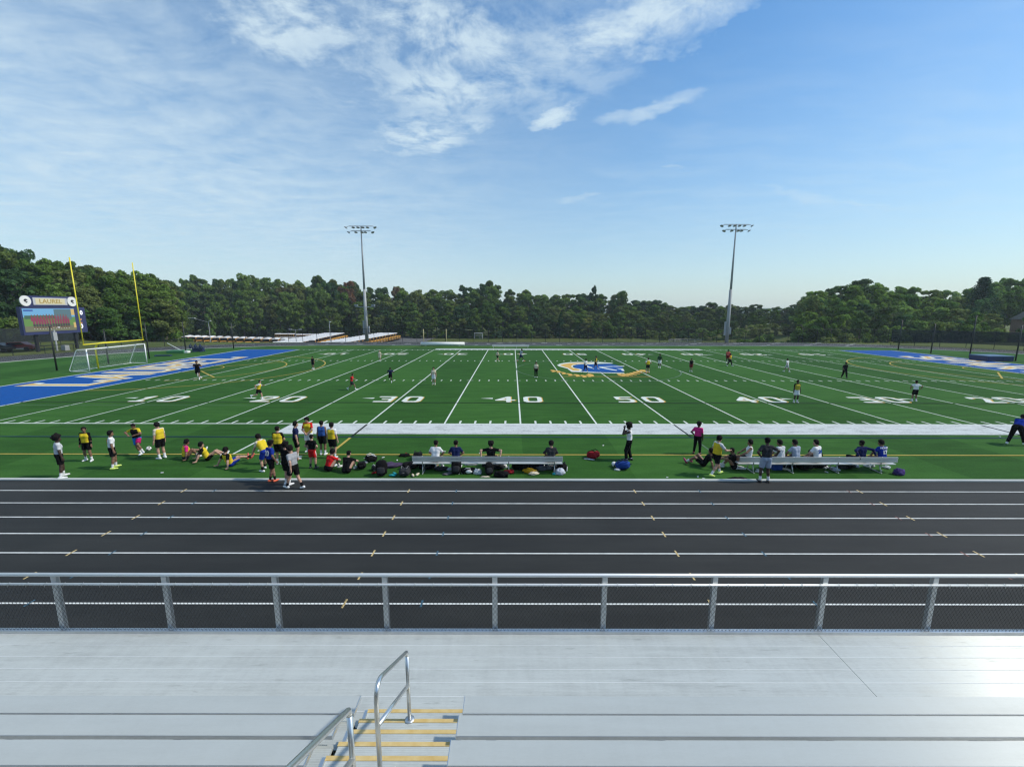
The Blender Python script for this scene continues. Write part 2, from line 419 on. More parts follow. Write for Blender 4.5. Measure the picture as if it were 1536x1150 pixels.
def glyph(ch, w, h, sw, cell, fn, white, gold, z, inner=0.0, shadow=(0, 0)):
    x0, y0 = -.35, -.35; nxg = int((w + .7) / cell); nyg = int((h + .7) / cell)
    X, Y = np.meshgrid(x0 + (np.arange(nxg) + .5) * cell, y0 + (np.arange(nyg) + .5) * cell)
    st = [[(a * w, b / 1.5 * h) for a, b in s] for s in GL[ch]]
    d = sdf2(st, X, Y)
    mw = d < sw
    if inner:
        mg = d < inner; runs(gold, mg, x0, y0, cell, fn, z); mw &= ~mg
    if shadow != (0, 0):
        d2 = sdf2(st, X - shadow[0], Y - shadow[1]); runs(gold, (d2 < sw) & ~mw, x0, y0, cell, fn, z)
    runs(white, mw, x0, y0, cell, fn, z)

numw, numg = MB(), MB()
for k, dg in ((-4, '10'), (-3, '20'), (-2, '30'), (-1, '40'), (0, '50'), (1, '40'), (2, '30'), (3, '20'), (4, '10')):
    xc = FX + k * 10 * YD
    for side in (0, 1):
        yb = 31.75 if side == 0 else FAR - (31.75 - NEAR)
        s = 1 if side == 0 else -1
        for q, ch in enumerate(dg):
            xo = -1.62 if q == 0 else .50
            f = (lambda a, b, xo=xo, s=s, yb=yb, xc=xc: (xc + s * (xo + a), yb + s * b))
            glyph(ch, 1.12, 1.75, .165, .035, f, numw, numg, .014, shadow=(.09, -.06))
        if k:
            e = 1 if k > 0 else -1                # arrow to the nearer goal
            a0 = (1.95 if e * s > 0 else 2.0)
            f = lambda a, b, e=e, yb=yb, s=s, xc=xc: (xc + e * a, yb + s * b)
            numw.add([(*f(a0 + .95, 1.2), .014), (*f(a0, 1.0), .014), (*f(a0, 1.4), .014)], [(0, 1, 2)])
numw.build('yard_numbers', WHITE, turf); numg.build('number_shadows', GOLD, turf)

# end zones
for s in (-1, 1):
    e = MB(); xa, xb = FX + s * 50 * YD + s * .09, FX + s * 60 * YD - s * .11
    ul(e, min(xa, xb), max(xa, xb), NEAR + .15, FAR - .15, .004)
    e.build('end_zone', BLUE, turf)
lw, lg = MB(), MB()
for q, ch in enumerate('LAUREL'):
    y0 = 38.3 + q * 4.1
    glyph(ch, 3.1, 5.6, .60, .06, lambda a, b, y0=y0: (-38.1 - b, y0 + a), lw, lg, .010, inner=.27)
for q, ch in enumerate('SPARTANS'):
    y0 = 64.3 - q * 3.72
    glyph(ch, 2.7, 5.6, .56, .06, lambda a, b, y0=y0: (FX + (FX + 38.1) + b, y0 - a), lw, lg, .010, inner=.23)
lw.build('end_zone_lettering', WHITE, turf); lg.build('end_zone_lettering', GOLD, turf)

# other sports' lines
def band(mb, pts, wd, z):
    pts = [Vector((p[0], p[1], 0)) for p in pts]; vs = []
    for i, p in enumerate(pts):
        t = (pts[min(i + 1, len(pts) - 1)] - pts[max(i - 1, 0)]).normalized(); n = Vector((-t.y, t.x, 0))
        vs += [(p.x + n.x * wd / 2, p.y + n.y * wd / 2, z), (p.x - n.x * wd / 2, p.y - n.y * wd / 2, z)]
    mb.add(vs, [(2 * i, 2 * i + 1, 2 * i + 3, 2 * i + 2) for i in range(len(pts) - 1)])
def arc(cx, cy, r, a0, a1, n=40): return [(cx + r * math.cos(R(a0 + (a1 - a0) * i / n)), cy + r * math.sin(R(a0 + (a1 - a0) * i / n))) for i in range(n + 1)]
ye = MB()
ul(ye, -70, 88, 19.69, 19.80, .016)
ul(ye, FX - 52, FX + 52, 79.3, 79.42, .016)
for s in (-1, 1):
    cxx = FX + s * 46.0; o = 0 if s < 0 else 180
    band(ye, arc(cxx, CY, 13.7, o - 88, o + 88), .13, .016)
    band(ye, arc(cxx, CY, 9.3, o - 70, o + 70), .13, .0185)
    band(ye, arc(cxx, CY, 2.7, o - 90, o + 90), .13, .016)
    for q in (-1, 1):
        a = R(o + q * 45); band(ye, [(cxx + 2.9 * math.cos(a), CY + 2.9 * math.sin(a)), (cxx + 9.1 * math.cos(a), CY + 9.1 * math.sin(a))], .16, .016)
band(ye, [(FX - 20 * YD, 19.83), (FX - 20 * YD, 22.45)], .14, .0185)
ye.build('yellow_lines', YEL, turf)
nv = MB(); ul(nv, -75, 95, 22.54, 22.65, .018)
nv.build('blue_lines', NAVY, turf)
bk = MB(); ul(bk, FX - 50 * YD, FX + 50 * YD, 31.28, 31.40, .018)
for x in (FX - 20 * YD, FX + 20 * YD): ul(bk, x - .06, x + .06, 22.7, 25.2, .0205)
ul(bk, FX - .04, FX + .04, 22.7, 25.2, .0205)
bk.build('black_lines', BLACK, turf)
fd = MB(); band(fd, arc(FX, CY, 9.15, 0, 360, 90), .10, .0145); ul(fd, FX - .04, FX + .04, 19.9, 22.4, .010)
ul(fd, FX - 50 * YD, FX - 28, 30.3, 30.36, .0145)
fd.build('faded_lines', FADED, turf)

# centre emblem: helmet with crest and laurel branches
def poly_mask(poly, X, Y):
    ins = np.zeros(X.shape, bool); n = len(poly)
    for i in range(n):
        (x1, y1), (x2, y2) = poly[i], poly[(i + 1) % n]
        c = ((y1 > Y) != (y2 > Y)) & (X < (x2 - x1) * (Y - y1) / ((y2 - y1) + 1e-12) + x1)
        ins ^= c
    return ins
def zp(x, y): p = gp(820 + x / 9.6, 520 + y / 9.6); return (p.x, p.y)
def P_(s): return [zp(*map(float, q.split(','))) for q in s.split()]
crest_w = P_('150,268 185,248 250,235 330,225 560,222 760,222 960,236 940,243 780,244 640,254 520,252 430,258 380,272 372,290 400,308 470,318 512,330 505,348 470,356 800,372 1120,378 1115,388 640,376 470,366 360,362 335,345 300,318 240,300 180,285')
crest_g = P_('185,267 240,250 330,238 560,232 700,234 560,244 440,250 375,262 350,285 380,310 450,322 478,336 455,346 380,346 350,330 310,308 250,290')
helm = P_('385,275 440,260 540,256 640,258 780,252 900,246 990,262 1060,282 1100,300 1090,316 1105,336 1120,350 1100,366 900,368 640,364 490,352 520,338 505,322 440,312 400,298')
cut1 = P_('745,292 900,283 1120,278 1112,287 960,289 800,296 860,308 1015,338 1005,347 860,324 760,301')
cut2 = P_('560,262 600,282 660,300 655,312 600,300 545,284')
cut3 = P_('1000,312 1100,318 1122,352 1080,346 1075,330')
X, Y = np.meshgrid(np.arange(3.5, 16.5, .05) + .025, np.arange(42.0, 62.5, .07) + .035)
mh = poly_mask(helm, X, Y) & ~poly_mask(cut1, X, Y) & ~poly_mask(cut2, X, Y) & ~poly_mask(cut3, X, Y)
mg = poly_mask(crest_g, X, Y)
mw = (poly_mask(crest_w, X, Y) | poly_mask(cut1, X, Y) | poly_mask(cut2, X, Y) | poly_mask(cut3, X, Y)) & ~mg & ~mh
ml = np.zeros(X.shape, bool)
for sgn, stem, cnt in ((1, P_('70,350 150,352 230,378 330,402 450,416 560,428 640,418 655,412 640,404'), 9), (-1, P_('1425,352 1370,350 1300,372 1230,392 1150,408 1060,410 1045,404'), 9)):
    for q in range(len(stem) - 1):
        (ax, ay), (bx, by) = stem[q], stem[q + 1]
        vx, vy = bx - ax, by - ay; L = vx * vx + vy * vy
        t = np.clip(((X - ax) * vx + (Y - ay) * vy) / L, 0, 1); ml |= np.hypot(X - ax - t * vx, Y - ay - t * vy) < .11
    for q in range(cnt):                          # leaves along the stem
        fq = (q + .5) / cnt * (len(stem) - 1.001); i = int(fq); a = fq - i
        px_, py_ = stem[i][0] * (1 - a) + stem[i + 1][0] * a, stem[i][1] * (1 - a) + stem[i + 1][1] * a
        for lr in (-1, 1):
            ang = (math.radians(100 if lr > 0 else -100)) * sgn + (0 if sgn > 0 else math.pi) + .5 * lr * sgn
            lx, ly = px_ + .1 * math.cos(ang), py_ + .62 * math.sin(ang) * (1 if lr > 0 else .8)
            u = (X - lx) * .9 + (Y - ly) * .35 * sgn * lr; v_ = (Y - ly) * .9 - (X - lx) * .35 * sgn * lr
            ml |= (u / .20) ** 2 + (v_ / .46) ** 2 < 1
ml |= (np.abs(X - FX) < 4.5) & (np.abs(Y - 44.1) < .05)
ml &= ~(mh | mg | mw)
for nm, mk, mt in (('emblem_outline', mw, WHITE), ('emblem_crest', mg, GOLD), ('emblem_helmet', mh, BLUE), ('emblem_laurel', ml, GOLD)):
    e = MB(); runs(e, np.ascontiguousarray(mk), 0, 0, 1, (lambda a, b: (3.5 + a * .05, 42.0 + b * .07)), .021); e.build(nm, mt, turf)

# running track
def track_mat():
    m = bpy.data.materials.new('black_track_rubber'); m.use_nodes = True; t = m.node_tree; b = t.nodes['Principled BSDF']
    tc = t.nodes.new('ShaderNodeTexCoord'); o = tc.outputs['Object']
    a = nz(t, o, .22, 5, .6); d = nz(t, o, 30, 4, .7); s2 = nz(t, scaled(t, o, (.5, 3, 1)), .8, 5, .6)
    e = mth(t, 'ADD', mth(t, 'MULTIPLY', a, .4), mth(t, 'ADD', mth(t, 'MULTIPLY', d, .3), mth(t, 'MULTIPLY', s2, .3)))
    wr = nz(t, scaled(t, o, (.12, .7, 1)), 1.0, 6, .7)
    t.links.new(mixc(t, 1.0, ramp(t, e, [(.36, (.0125, .0140, .0138)), (.62, (.0235, .0250, .0245))]), ramp(t, wr, [(.35, (.82, .82, .82)), (.7, (1.3, 1.28, 1.24))]), 'MULTIPLY'), b.inputs['Base Color'])
    b.inputs['Roughness'].default_value = .78; b.inputs['Specular IOR Level'].default_value = .32
    bp = t.nodes.new('ShaderNodeBump'); bp.inputs['Strength'].default_value = .35; bp.inputs['Distance'].default_value = .01
    t.links.new(nz(t, o, 90, 2), bp.inputs['Height']); t.links.new(bp.outputs['Normal'], b.inputs['Normal'])
    return m
def ring(mb, r0, r1, z, n=64):
    a, b = oval(r0, n), oval(r1, n); k = len(a)
    mb.add([(x, y, z) for x, y in a] + [(x, y, z) for x, y in b], [(i, (i + 1) % k, k + (i + 1) % k, k + i) for i in range(k)])
tk = MB(); ring(tk, RI + .005, RI + NL * LANE + .3, 0.0)
track = tag(tk.build('running_track', track_mat()), kind='structure')
ll = MB()
for k in range(1, NL + 1): ring(ll, RI + k * LANE - .025 - .04, RI + k * LANE + .025 - .04, .004)
ll.build('lane_lines', mat('white_track_paint', (.66, .68, .66), .6, var=.12, scale=3), track)
kb = MB(); ring(kb, RI - .12, RI + .06, .045); ring(kb, RI + .06, RI + .061, .02)
a, b = oval(RI + .06), oval(RI + .06); k = len(a)
kb.add([(x, y, .045) for x, y in a] + [(x, y, .0) for x, y in a], [(i, (i + 1) % k, k + (i + 1) % k, k + i) for i in range(k)])
a = oval(RI - .12)
kb.add([(x, y, .045) for x, y in a] + [(x, y, .0) for x, y in a], [(i, (i + 1) % k, k + (i + 1) % k, k + i) for i in range(k)])
kb.build('kerb', mat('kerb_concrete', (.46, .48, .46), .8, var=.25, scale=.8, c2=(.36, .39, .37)), track)
mk = {'y': MB(), 'b': MB(), 'r': MB(), 'w': MB()}
for k in range(1, NL):
    y = TI - k * LANE + .04
    for x, c in ((-12.4, 'y'), (-11.25, 'b'), (-3.9, 'y'), (-2.1, 'b'), (4.65, 'y'), (7.1, 'b'), (13.15, 'y'), (12.75, 'r')):
        l_ = .155 if c == 'y' else .12
        mk[c].rect(x - .024, y - l_, x + .024, y + l_, .007)
for k in range(0, NL):                           # marks on the far straight
    for x in range(-40, 66, 8):
        if (x // 8 + k) % 2: continue
        y = TO + (k + .5) * LANE; L = .3 if (x + k) % 3 else .6
        mk['w'].rect(x + k * 1.1 - L, y - .16, x + k * 1.1 + L, y + .16, .006)
TWP = MATS['white_track_paint']
for c, nm, mt in (('y', 'exchange_marks', mat('yellow_track_paint', (.50, .38, .17), .6)), ('b', 'exchange_marks', mat('blue_track_paint', (.035, .10, .15), .6)),
                  ('r', 'exchange_marks', mat('red_track_paint', (.16, .06, .04), .6)), ('w', 'lane_marks', TWP)):
    mk[c].build(nm, mt, track)
ap = MB(); ap.rect(-60, 3.0, 80, TI - NL * LANE - .28, -.02)
tag(ap.build('concrete_apron', mat('grey_concrete', (.22, .22, .21), .9, var=.2, scale=1.2)), kind='structure')
lot = MB(); lot.quad((-150, 121, -6.5), (-36, 121, -6.5), (-36, 212, -6.5), (-150, 212, -6.5))
lot.v = [(x, y, -6.47) for x, y, z in lot.v]
tag(lot.build('parking_lot', mat('lot_asphalt', (.13, .13, .13), .9, var=.25, scale=.2)), kind='structure')
# ------------------------------------------------------------------ aluminium stand
def alu(name, c=(.80, .82, .84), rough=.34, aniso=.0, tan=(0, 1, 0), dirt=.1, metal=.95, scuff=False, spec=.5):
    m = bpy.data.materials.new(name); m.use_nodes = True; t = m.node_tree; b = t.nodes['Principled BSDF']
    tc = t.nodes.new('ShaderNodeTexCoord'); o = tc.outputs['Object']
    a = nz(t, scaled(t, o, (.6, 5, 3)), 1.3, 6, .65); d = nz(t, scaled(t, o, (14, 60, 30)), 1.0, 4, .7); st = nz(t, scaled(t, o, (3.0, .5, 1)), 2.2, 5, .6)
    e = mth(t, 'ADD', mth(t, 'MULTIPLY', a, .48), mth(t, 'ADD', mth(t, 'MULTIPLY', d, .30), mth(t, 'MULTIPLY', st, .22)))
    cc = ramp(t, e, [(.34, tuple(x * (1 - dirt) for x in c)), (.55, c), (.75, tuple(min(1, x * 1.05) for x in c))])
    if scuff:
        mp = t.nodes.new('ShaderNodeMapping'); mp.inputs['Rotation'].default_value = (0, 0, R(-38)); mp.inputs['Scale'].default_value = (1.4, 11, 1); t.links.new(o, mp.inputs['Vector'])
        sc1 = ramp(t, nz(t, mp.outputs[0], 1.6, 5, .6), [(.62, (1, 1, 1)), (.72, (.76, .76, .75))])
        rb = t.nodes.new('ShaderNodeTexWave'); rb.wave_type = 'BANDS'; rb.bands_direction = 'Y'; rb.inputs['Scale'].default_value = 13; t.links.new(o, rb.inputs['Vector'])
        cc = mixc(t, 1.0, mixc(t, 1.0, cc, sc1, 'MULTIPLY'), ramp(t, rb.outputs['Fac'], [(0, (.93, .93, .93)), (1, (1.04, 1.04, 1.04))]), 'MULTIPLY')
    t.links.new(cc, b.inputs['Base Color'])
    t.links.new(ramp(t, e, [(.3, (rough * 1.25,) * 3), (.7, (rough * .85,) * 3)]), b.inputs['Roughness'])
    b.inputs['Metallic'].default_value = metal; b.inputs['Specular IOR Level'].default_value = spec
    if aniso:
        b.inputs['Anisotropic'].default_value = aniso
        cb = t.nodes.new('ShaderNodeCombineXYZ')
        for k in range(3): cb.inputs[k].default_value = tan[k]
        t.links.new(cb.outputs[0], b.inputs['Tangent'])
    return m
DECK = alu('ribbed_aluminium', (.51, .545, .53), .30, .97, dirt=.22, metal=.13, scuff=True, spec=.35)
SEAT = alu('seat_aluminium', (.435, .472, .468), .42, .9, dirt=.08, metal=.08, spec=.35)
RIDGE = alu('plank_ridge', (.74, .77, .77), .5, dirt=.12, metal=.2)  # paler than the planks: sun caught on their lips, put into the colour
GALV = alu('galvanised_steel', (.62, .65, .67), .42, dirt=.15)
TUBE = alu('aluminium_tube', (.74, .75, .74), .30, dirt=.08)
RAIL = alu('satin_rail_aluminium', (.78, .80, .79), .38, dirt=.08, metal=.35)
SHADE_ALU = alu('shaded_aluminium', (.55, .57, .60), .45, dirt=.1)  # grey for seat edges and brackets, their shade put into the colour
NOSE = mat('yellow_step_paint', (.52, .36, .12), .65, var=.2, scale=9, c2=(.60, .47, .22))
Z0 = CAM_H
DK = Z0 - 5.37                                 # deck level
BX0, BX1 = -15.0, 15.6
AL, AR = -1.94, -.60                           # aisle
stand = empty('bleachers', (0, 5, 0), 0, 'silver aluminium grandstand with plank seats, yellow nosed aisle steps and front walkway', 'bleachers')
def part(mb, name, m, parent=stand, **k):
    mb.v = [(v[0] - parent.location.x, v[1] - parent.location.y, v[2] - parent.location.z) for v in mb.v]
    return mb.build(name, m, parent, **k)
JOINT = 5.15                                   # plank joint on the walkway
for k in range(7):                             # walkway planks
    y1 = 6.50 - k * .236
    for xa, xb in ((BX0, JOINT - .004), (JOINT + .004, BX1)):
        p = MB()
        p.b2((xa, y1 - .2355, DK - .045), (xb, y1, DK)); dp = part(p, 'deck_plank', DECK)
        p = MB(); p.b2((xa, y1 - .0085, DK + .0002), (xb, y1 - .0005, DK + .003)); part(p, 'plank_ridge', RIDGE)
p = MB(); p.b2((BX0, 6.503, DK - .16), (BX1, 6.56, DK + .05)); part(p, 'toe_board', GALV)
for x in np.arange(BX0 + .4, BX1, 1.83):
    p = MB(); p.b2((x - .05, 6.44, 0), (x + .05, 6.50, DK - .046)); part(p, 'support_post', GALV)
for x in np.arange(BX0 + .4, BX1, 3.66):
    p = MB(); p.tube([(x, 6.4, DK - .25), (x, 4.6, DK - .12), (x, 1.0, DK + 1.75)], .05, 6); p.b2((x - .05, -1.0, DK + 1.0), (x + .05, -.9, 0)); part(p, 'raker_beam', GALV)
ROW = [(4.61 - .5965 * k, 4.90 - .35 * k) for k in range(9)]     # near edge of the seat, metres below the eye
for k, (dn, hh) in enumerate(ROW):
    zt = Z0 - hh
    for xa, xb in ((BX0, AL), (AR, BX1)):
        cuts = [xa] + [c for c in ((-8.2,) if xa < -2 else (7.4,)) if k % 2 == 0] + [xb]
        p = MB(); e = MB()
        for ca, cb_ in zip(cuts[:-1], cuts[1:]):
            p.b2((ca + .003, dn + .004, zt - .012), (cb_ - .003, dn + .248, zt))
            e.b2((ca + .003, dn, zt - .046), (cb_ - .003, dn + .0038, zt - .001))
        s = part(p, 'seat_plank', SEAT)
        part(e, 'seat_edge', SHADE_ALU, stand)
        c = MB()                               # end cap at the aisle
        xe, sg = (xb, -1) if xb == AL else (xa, 1)
        c.b2((xe - .004, dn - .002, zt - .05), (xe + .004, dn + .252, zt + .003)); part(c, 'end_cap', TUBE)
        for x in (np.arange(xa + .35, xb, 1.83) if k < 4 else ()):
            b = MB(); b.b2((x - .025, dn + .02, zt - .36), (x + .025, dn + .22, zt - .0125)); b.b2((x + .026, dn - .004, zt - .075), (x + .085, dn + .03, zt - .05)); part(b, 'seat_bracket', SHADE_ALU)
        if k > 0:                              # foot boards
            f = MB(); zf = zt - .47
            f.b2((xa, dn + .245, zf - .045), (xb, dn + .60, zf)); f.b2((xa, dn + .60, zf - .36), (xb, dn + .606, zf - .001))
            part(f, 'foot_board', DECK)
for k in range(17):                            # aisle steps, half a row each
    zs = DK + .175 * (k + 1); yn = 4.95 - .2985 * k
    s = MB(); s.b2((AL + .06, yn - .60, zs - .03), (AR - .01, yn - .052, zs)); s.b2((AL + .06, yn - .016, zs - .176), (AR - .01, yn - .012, zs - .0325)); part(s, 'step', DECK)
    s = MB(); s.b2((AL + .05, yn - .05, zs - .032), (AR - .004, yn, zs + .003)); part(s, 'step_nosing', NOSE)
    if k % 2 == 0:
        s = MB(); s.b2((AL + .02, yn - .45, zs - .20), (AL + .058, yn - .03, zs + .02)); part(s, 'step_stringer', TUBE)

def bez(a, b, c, n=6): return [a * (1 - t) ** 2 + b * 2 * t * (1 - t) + c * t * t for t in [i / n for i in range(n + 1)]]
def handrail(dy, dz, lab):
    x = -1.265
    r = empty('handrail', (x, 4.64 + dy, DK + .35 + dz), 0, lab, 'handrail', 'aisle handrails of the grandstand')
    b = Vector((0, 0, 0)); top = Vector((0, 0, .945)); bend = Vector((0, -.93, 1.50)); end = Vector((0, -1.12, .35))
    k = Vector((0, -1.12, 1.60))
    part2(MB().tube([b, Vector((0, 0, .90))], .0235, 10), 'front_post', TUBE, r)
    m_ = MB().tube([Vector((0, 0, .90))] + bez(Vector((0, 0, .915)), Vector((0, 0, .95)), Vector((0, -.03, .967)), 4) + bez(bend, k, Vector((0, -1.12, 1.35)), 8) + [end], .0235, 10)
    part2(m_, 'top_rail', TUBE, r)
    part2(MB().tube([(0, -.012, .50), (0, -1.105, 1.135)], .0235, 10), 'lower_rail', TUBE, r)
    part2(MB().lathe((0, 0, -.002), [(.06, 0), (.06, .012), (.03, .016)], 12), 'base_flange', GALV, r)
    return r
def part2(mb, name, m, parent, **k): k.setdefault('smooth', True); return mb.build(name, m, parent, **k)
handrail(0, 0, 'bent aluminium handrail standing on the lower yellow nosed aisle steps')
handrail(-1.72, 1.0, 'upper bent aluminium handrail cut off beside the end of the left seat planks')

# guard rail with black chain link in front of the walkway
gf = empty('guardrail_fence', (0, 6.62, DK), 0, 'silver guardrail with black chain link mesh along the front of the walkway', 'fence')
X0 = -7.61; PX = [X0 + 1.832 * k for k in range(-4, 14)]
for x in PX:
    q = MB(); q.box((x, 0, .47), (.085, .07, 1.06)); q.build('post', GALV, gf, bevel=.006)
MB().tube([(BX0, -.01, 1.02), (BX1, -.01, 1.02)], .030, 12).build('top_rail', RAIL, gf, smooth=True)
MB().tube([(BX0, -.055, .875), (BX1, -.055, .875)], .021, 10).build('middle_rail', RAIL, gf, smooth=True)
MB().tube([(BX0, -.055, .035), (BX1, -.055, .035)], .024, 10).build('bottom_rail', RAIL, gf, smooth=True)
BLK = mat('black_vinyl_wire', (.012, .013, .014), .5)
wm = MB(); s = .062; zz0, zz1 = .03, .875
def wire(mb, a, b, r):
    a, b = Vector(a), Vector(b); t = (b - a).normalized(); u = t.cross(Vector((0, 1, 0))).normalized(); v = Vector((0, 1, 0))
    mb.add([a + u * r, a - u * r * .5 + v * r * .86, a - u * r * .5 - v * r * .86, b + u * r, b - u * r * .5 + v * r * .86, b - u * r * .5 - v * r * .86],
           [(0, 1, 4, 3), (1, 2, 5, 4), (2, 0, 3, 5)])
Hh = (zz1 - zz0) * .62
x = -13.0 - Hh
while x < 13.6:
    wire(wm, (x, -.080, zz0), (x + Hh, -.080, zz1), .0026); wire(wm, (x + Hh, -.086, zz0), (x, -.086, zz1), .0026); x += s
tw = wm
for x in np.arange(-12.9, 13.2, .305): tw.tube([(x, -.09, .845), (x + .01, -.08, .90), (x + .015, -.05, .905)], .004, 4, 1); tw.tube([(x + .1, -.09, .02), (x + .105, -.085, .065)], .004, 4, 1)
wm.build('chain_link_mesh', [BLK, TUBE], gf)

# ------------------------------------------------------------------ team benches
BAL = mat('bench_aluminium', (.60, .60, .58), .5, .55, var=.08, scale=2)
BST = mat('bench_steel', (.50, .52, .52), .5, .6)
def bench(x0, x1, D, hb, legs, lab, group=None):
    r = empty('team_bench', ((x0 + x1) / 2, D, 0), 0, lab, 'bench', group)
    o = (x0 + x1) / 2; a, b = x0 - o, x1 - o
    for z in (hb - .055, hb - .175): MB().box(((a + b) / 2, 0, z), (b - a, .032, .105)).build('backrest_plank', BAL, r, bevel=.006)
    for y in (.10, .24, .38): MB().box(((a + b) / 2, y, hb - .33), (b - a, .125, .035)).build('seat_plank', BAL, r, bevel=.006)
    for x in legs:
        x -= o; m_ = MB()
        m_.tube([(x, .02, hb), (x, .04, hb - .34)], .022, 6); m_.tube([(x, .03, hb - .345), (x, .46, hb - .345)], .02, 6)
        m_.tube([(x, .12, hb - .35), (x, -.02, .03)], .021, 6); m_.tube([(x, .36, hb - .35), (x, .50, .03)], .021, 6); m_.tube([(x, -.06, .022), (x, .55, .022)], .021, 6)
        m_.build('leg', BST, r, smooth=True)
    return r
B1Y, B2Y = 17.3, 17.45
bench(-4.14, 2.11, B1Y, .77, (-3.72, -2.2, -.13, 1.78), 'aluminium team bench with four people and bags strewn around it', 'team benches on the near turf')
bench(9.53, 16.14, B2Y, .71, (10.15, 11.8, 13.7, 15.5), 'aluminium team bench with six people and a blue crate below', 'team benches on the near turf')
q = gp(766, 521.5)
bench(q.x - 3.2, q.x + 3.2, 75.9, .75, (q.x - 3, q.x - 1, q.x + 1, q.x + 3), 'empty aluminium bench standing beyond the far sideline')
q = gp(664, 518.5)
rb = empty('rolled_tarp', (q.x, q.y, 0), 0, 'long white roll lying beyond the far sideline', 'roll')
MB().tube([(-4.1, 0, .36), (4.1, 0, .36)], .34, 14).build('roll', mat('white_tarp', (.75, .76, .75), .6), rb, smooth=True)
MB().box((-3.2, 0, .04), (.2, .8, .08)).box((3.2, 0, .04), (.2, .8, .08)).build('cradle', BST, rb)

# ------------------------------------------------------------------ goals
GPY = mat('yellow_goalpost_paint', (.72, .62, .02), .45, var=.05)
def goalpost(x, y, s, lab, reach=2.4, hw=3.74, tops=(11.6, 12.2)):
    r = empty('football_goalpost', (x, y, 0), 0, lab, 'goalpost')
    reach *= s
    MB().tube([(0, 0, 0), (0, 0, 2.0)] + bez(Vector((0, 0, 2.15)), Vector((0, 0, 3.02)), Vector((reach * .55, 0, 3.02)), 8) + [(reach, 0, 3.05)], .085, 10).build('gooseneck', GPY, r, smooth=True)
    MB().tube([(reach, -hw - .06, 3.05), (reach, hw + .06, 3.05)], .07, 10).build('crossbar', GPY, r, smooth=True)
    for q in (-1, 1): MB().tube([(reach, hw * q, 3.05), (reach, hw * q, tops[(q + 1) // 2])], .052, 10).build('upright', GPY, r, smooth=True)
q = gp(147, 550.5)
TOPS = (h_at(386, 111, 45.8), h_at(394, 199.5, 53.3)); print('tops', TOPS)
goalpost(-47.4, 49.55, 1, tops=TOPS, lab='yellow football goalpost with tall uprights behind the white netted goal')
goalpost(FX * 2 + 47.4, 49.55, -1, tops=TOPS, lab='yellow football goalpost behind the far right blue end zone')
WP = mat('white_goal_paint', (.78, .80, .78), .45); NET = mat('white_net_cord', (.62, .66, .62), .8)
def netsheet(mb, a, b, c, d, n, m_, sag=0.0, r=.004):
    """a-b top, d-c bottom, n x m cords"""
    a, b, c, d = map(Vector, (a, b, c, d))
    def pt(u, v): p = (a * (1 - u) + b * u) * (1 - v) + (d * (1 - u) + c * u) * v; p.z -= sag * math.sin(math.pi * u) * (1 - v); return p
    for i in range(n + 1): mb.tube([pt(i / n, k / 4) for k in range(5)], r, 3, cap=False)
    for j in range(m_ + 1): mb.tube([pt(k / 8, j / m_) for k in range(9)], r, 3, cap=False)
A = gp(134.5, 557.7); B = gp(220.6, 544.7)
B = Vector((A.x - .3, A.y + 7.32, 0)) if abs((B - A).length - 7.32) > 2.2 else B
ax = (B - A).normalized(); bx = Vector((-ax.y, ax.x, 0));
if bx.x > 0: bx = -bx
gl = empty('soccer_goal', ((A + B) / 2), 0, 'white soccer goal with sagging net in front of the yellow goalpost', 'soccer goal')
o = (A + B) / 2; W = (B - A).length
def L(u, v, z): p = ax * u + bx * v; return (p.x, p.y, z)
for sg in (-1, 1):
    MB().tube([L(sg * W / 2, 0, 0), L(sg * W / 2, 0, 2.44)], .06, 8).build('goal_post', WP, gl, smooth=True)
    MB().tube([L(sg * W / 2, 0, 2.44), L(sg * W / 2, .95, 2.40)] + bez(Vector(L(sg * W / 2, 1.05, 2.34)), Vector(L(sg * W / 2, 1.1, 2.28)), Vector(L(sg * W / 2, 1.18, 2.15)), 3)
              + bez(Vector(L(sg * W / 2, 2.0, .45)), Vector(L(sg * W / 2, 2.25, .06)), Vector(L(sg * W / 2, 1.9, .05)), 5) + [L(sg * W / 2, 0, .05)], .038, 8).build('side_frame', WP, gl, smooth=True)
MB().tube([L(-W / 2, 0, 2.44), L(W / 2, 0, 2.44)], .06, 8).build('crossbar', WP, gl, smooth=True)
MB().tube([L(-W / 2, 1.9, .05), L(W / 2, 1.9, .05)], .038, 8).build('ground_bar', WP, gl, smooth=True)
nb = MB(); netsheet(nb, L(-W / 2, .95, 2.38), L(W / 2, .95, 2.38), L(W / 2, 1.95, .08), L(-W / 2, 1.95, .08), 52, 20, .18)
netsheet(nb, L(-W / 2, 0, 2.4), L(W / 2, 0, 2.4), L(W / 2, .95, 2.38), L(-W / 2, .95, 2.38), 52, 7, .12)
for sg in (-1, 1): netsheet(nb, L(sg * W / 2, 0, 2.4), L(sg * W / 2, 1.0, 2.36), L(sg * W / 2, 1.95, .08), L(sg * W / 2, 0, .08), 13, 20)
nb.build('net', NET, gl)
q = gp(717.5, 508, -6.5)
sg_ = empty('practice_goal', q, 0, 'small white goal far off on the lower grass field', 'soccer goal')
m_ = MB(); m_.tube([(-1.9, 0, 0), (-1.9, 0, 2.6), (1.9, 0, 2.6), (1.9, 0, 0)], .12, 6); m_.tube([(-1.9, 0, 2.6), (-1.9, 1.4, 0), (1.9, 1.4, 0), (1.9, 0, 2.6)], .08, 6); m_.build('goal_frame', WP, sg_)
nb = MB(); netsheet(nb, (-1.9, 0, 2.5), (1.9, 0, 2.5), (1.9, 1.4, .05), (-1.9, 1.4, .05), 14, 10, 0, .02); nb.build('net', NET, sg_)
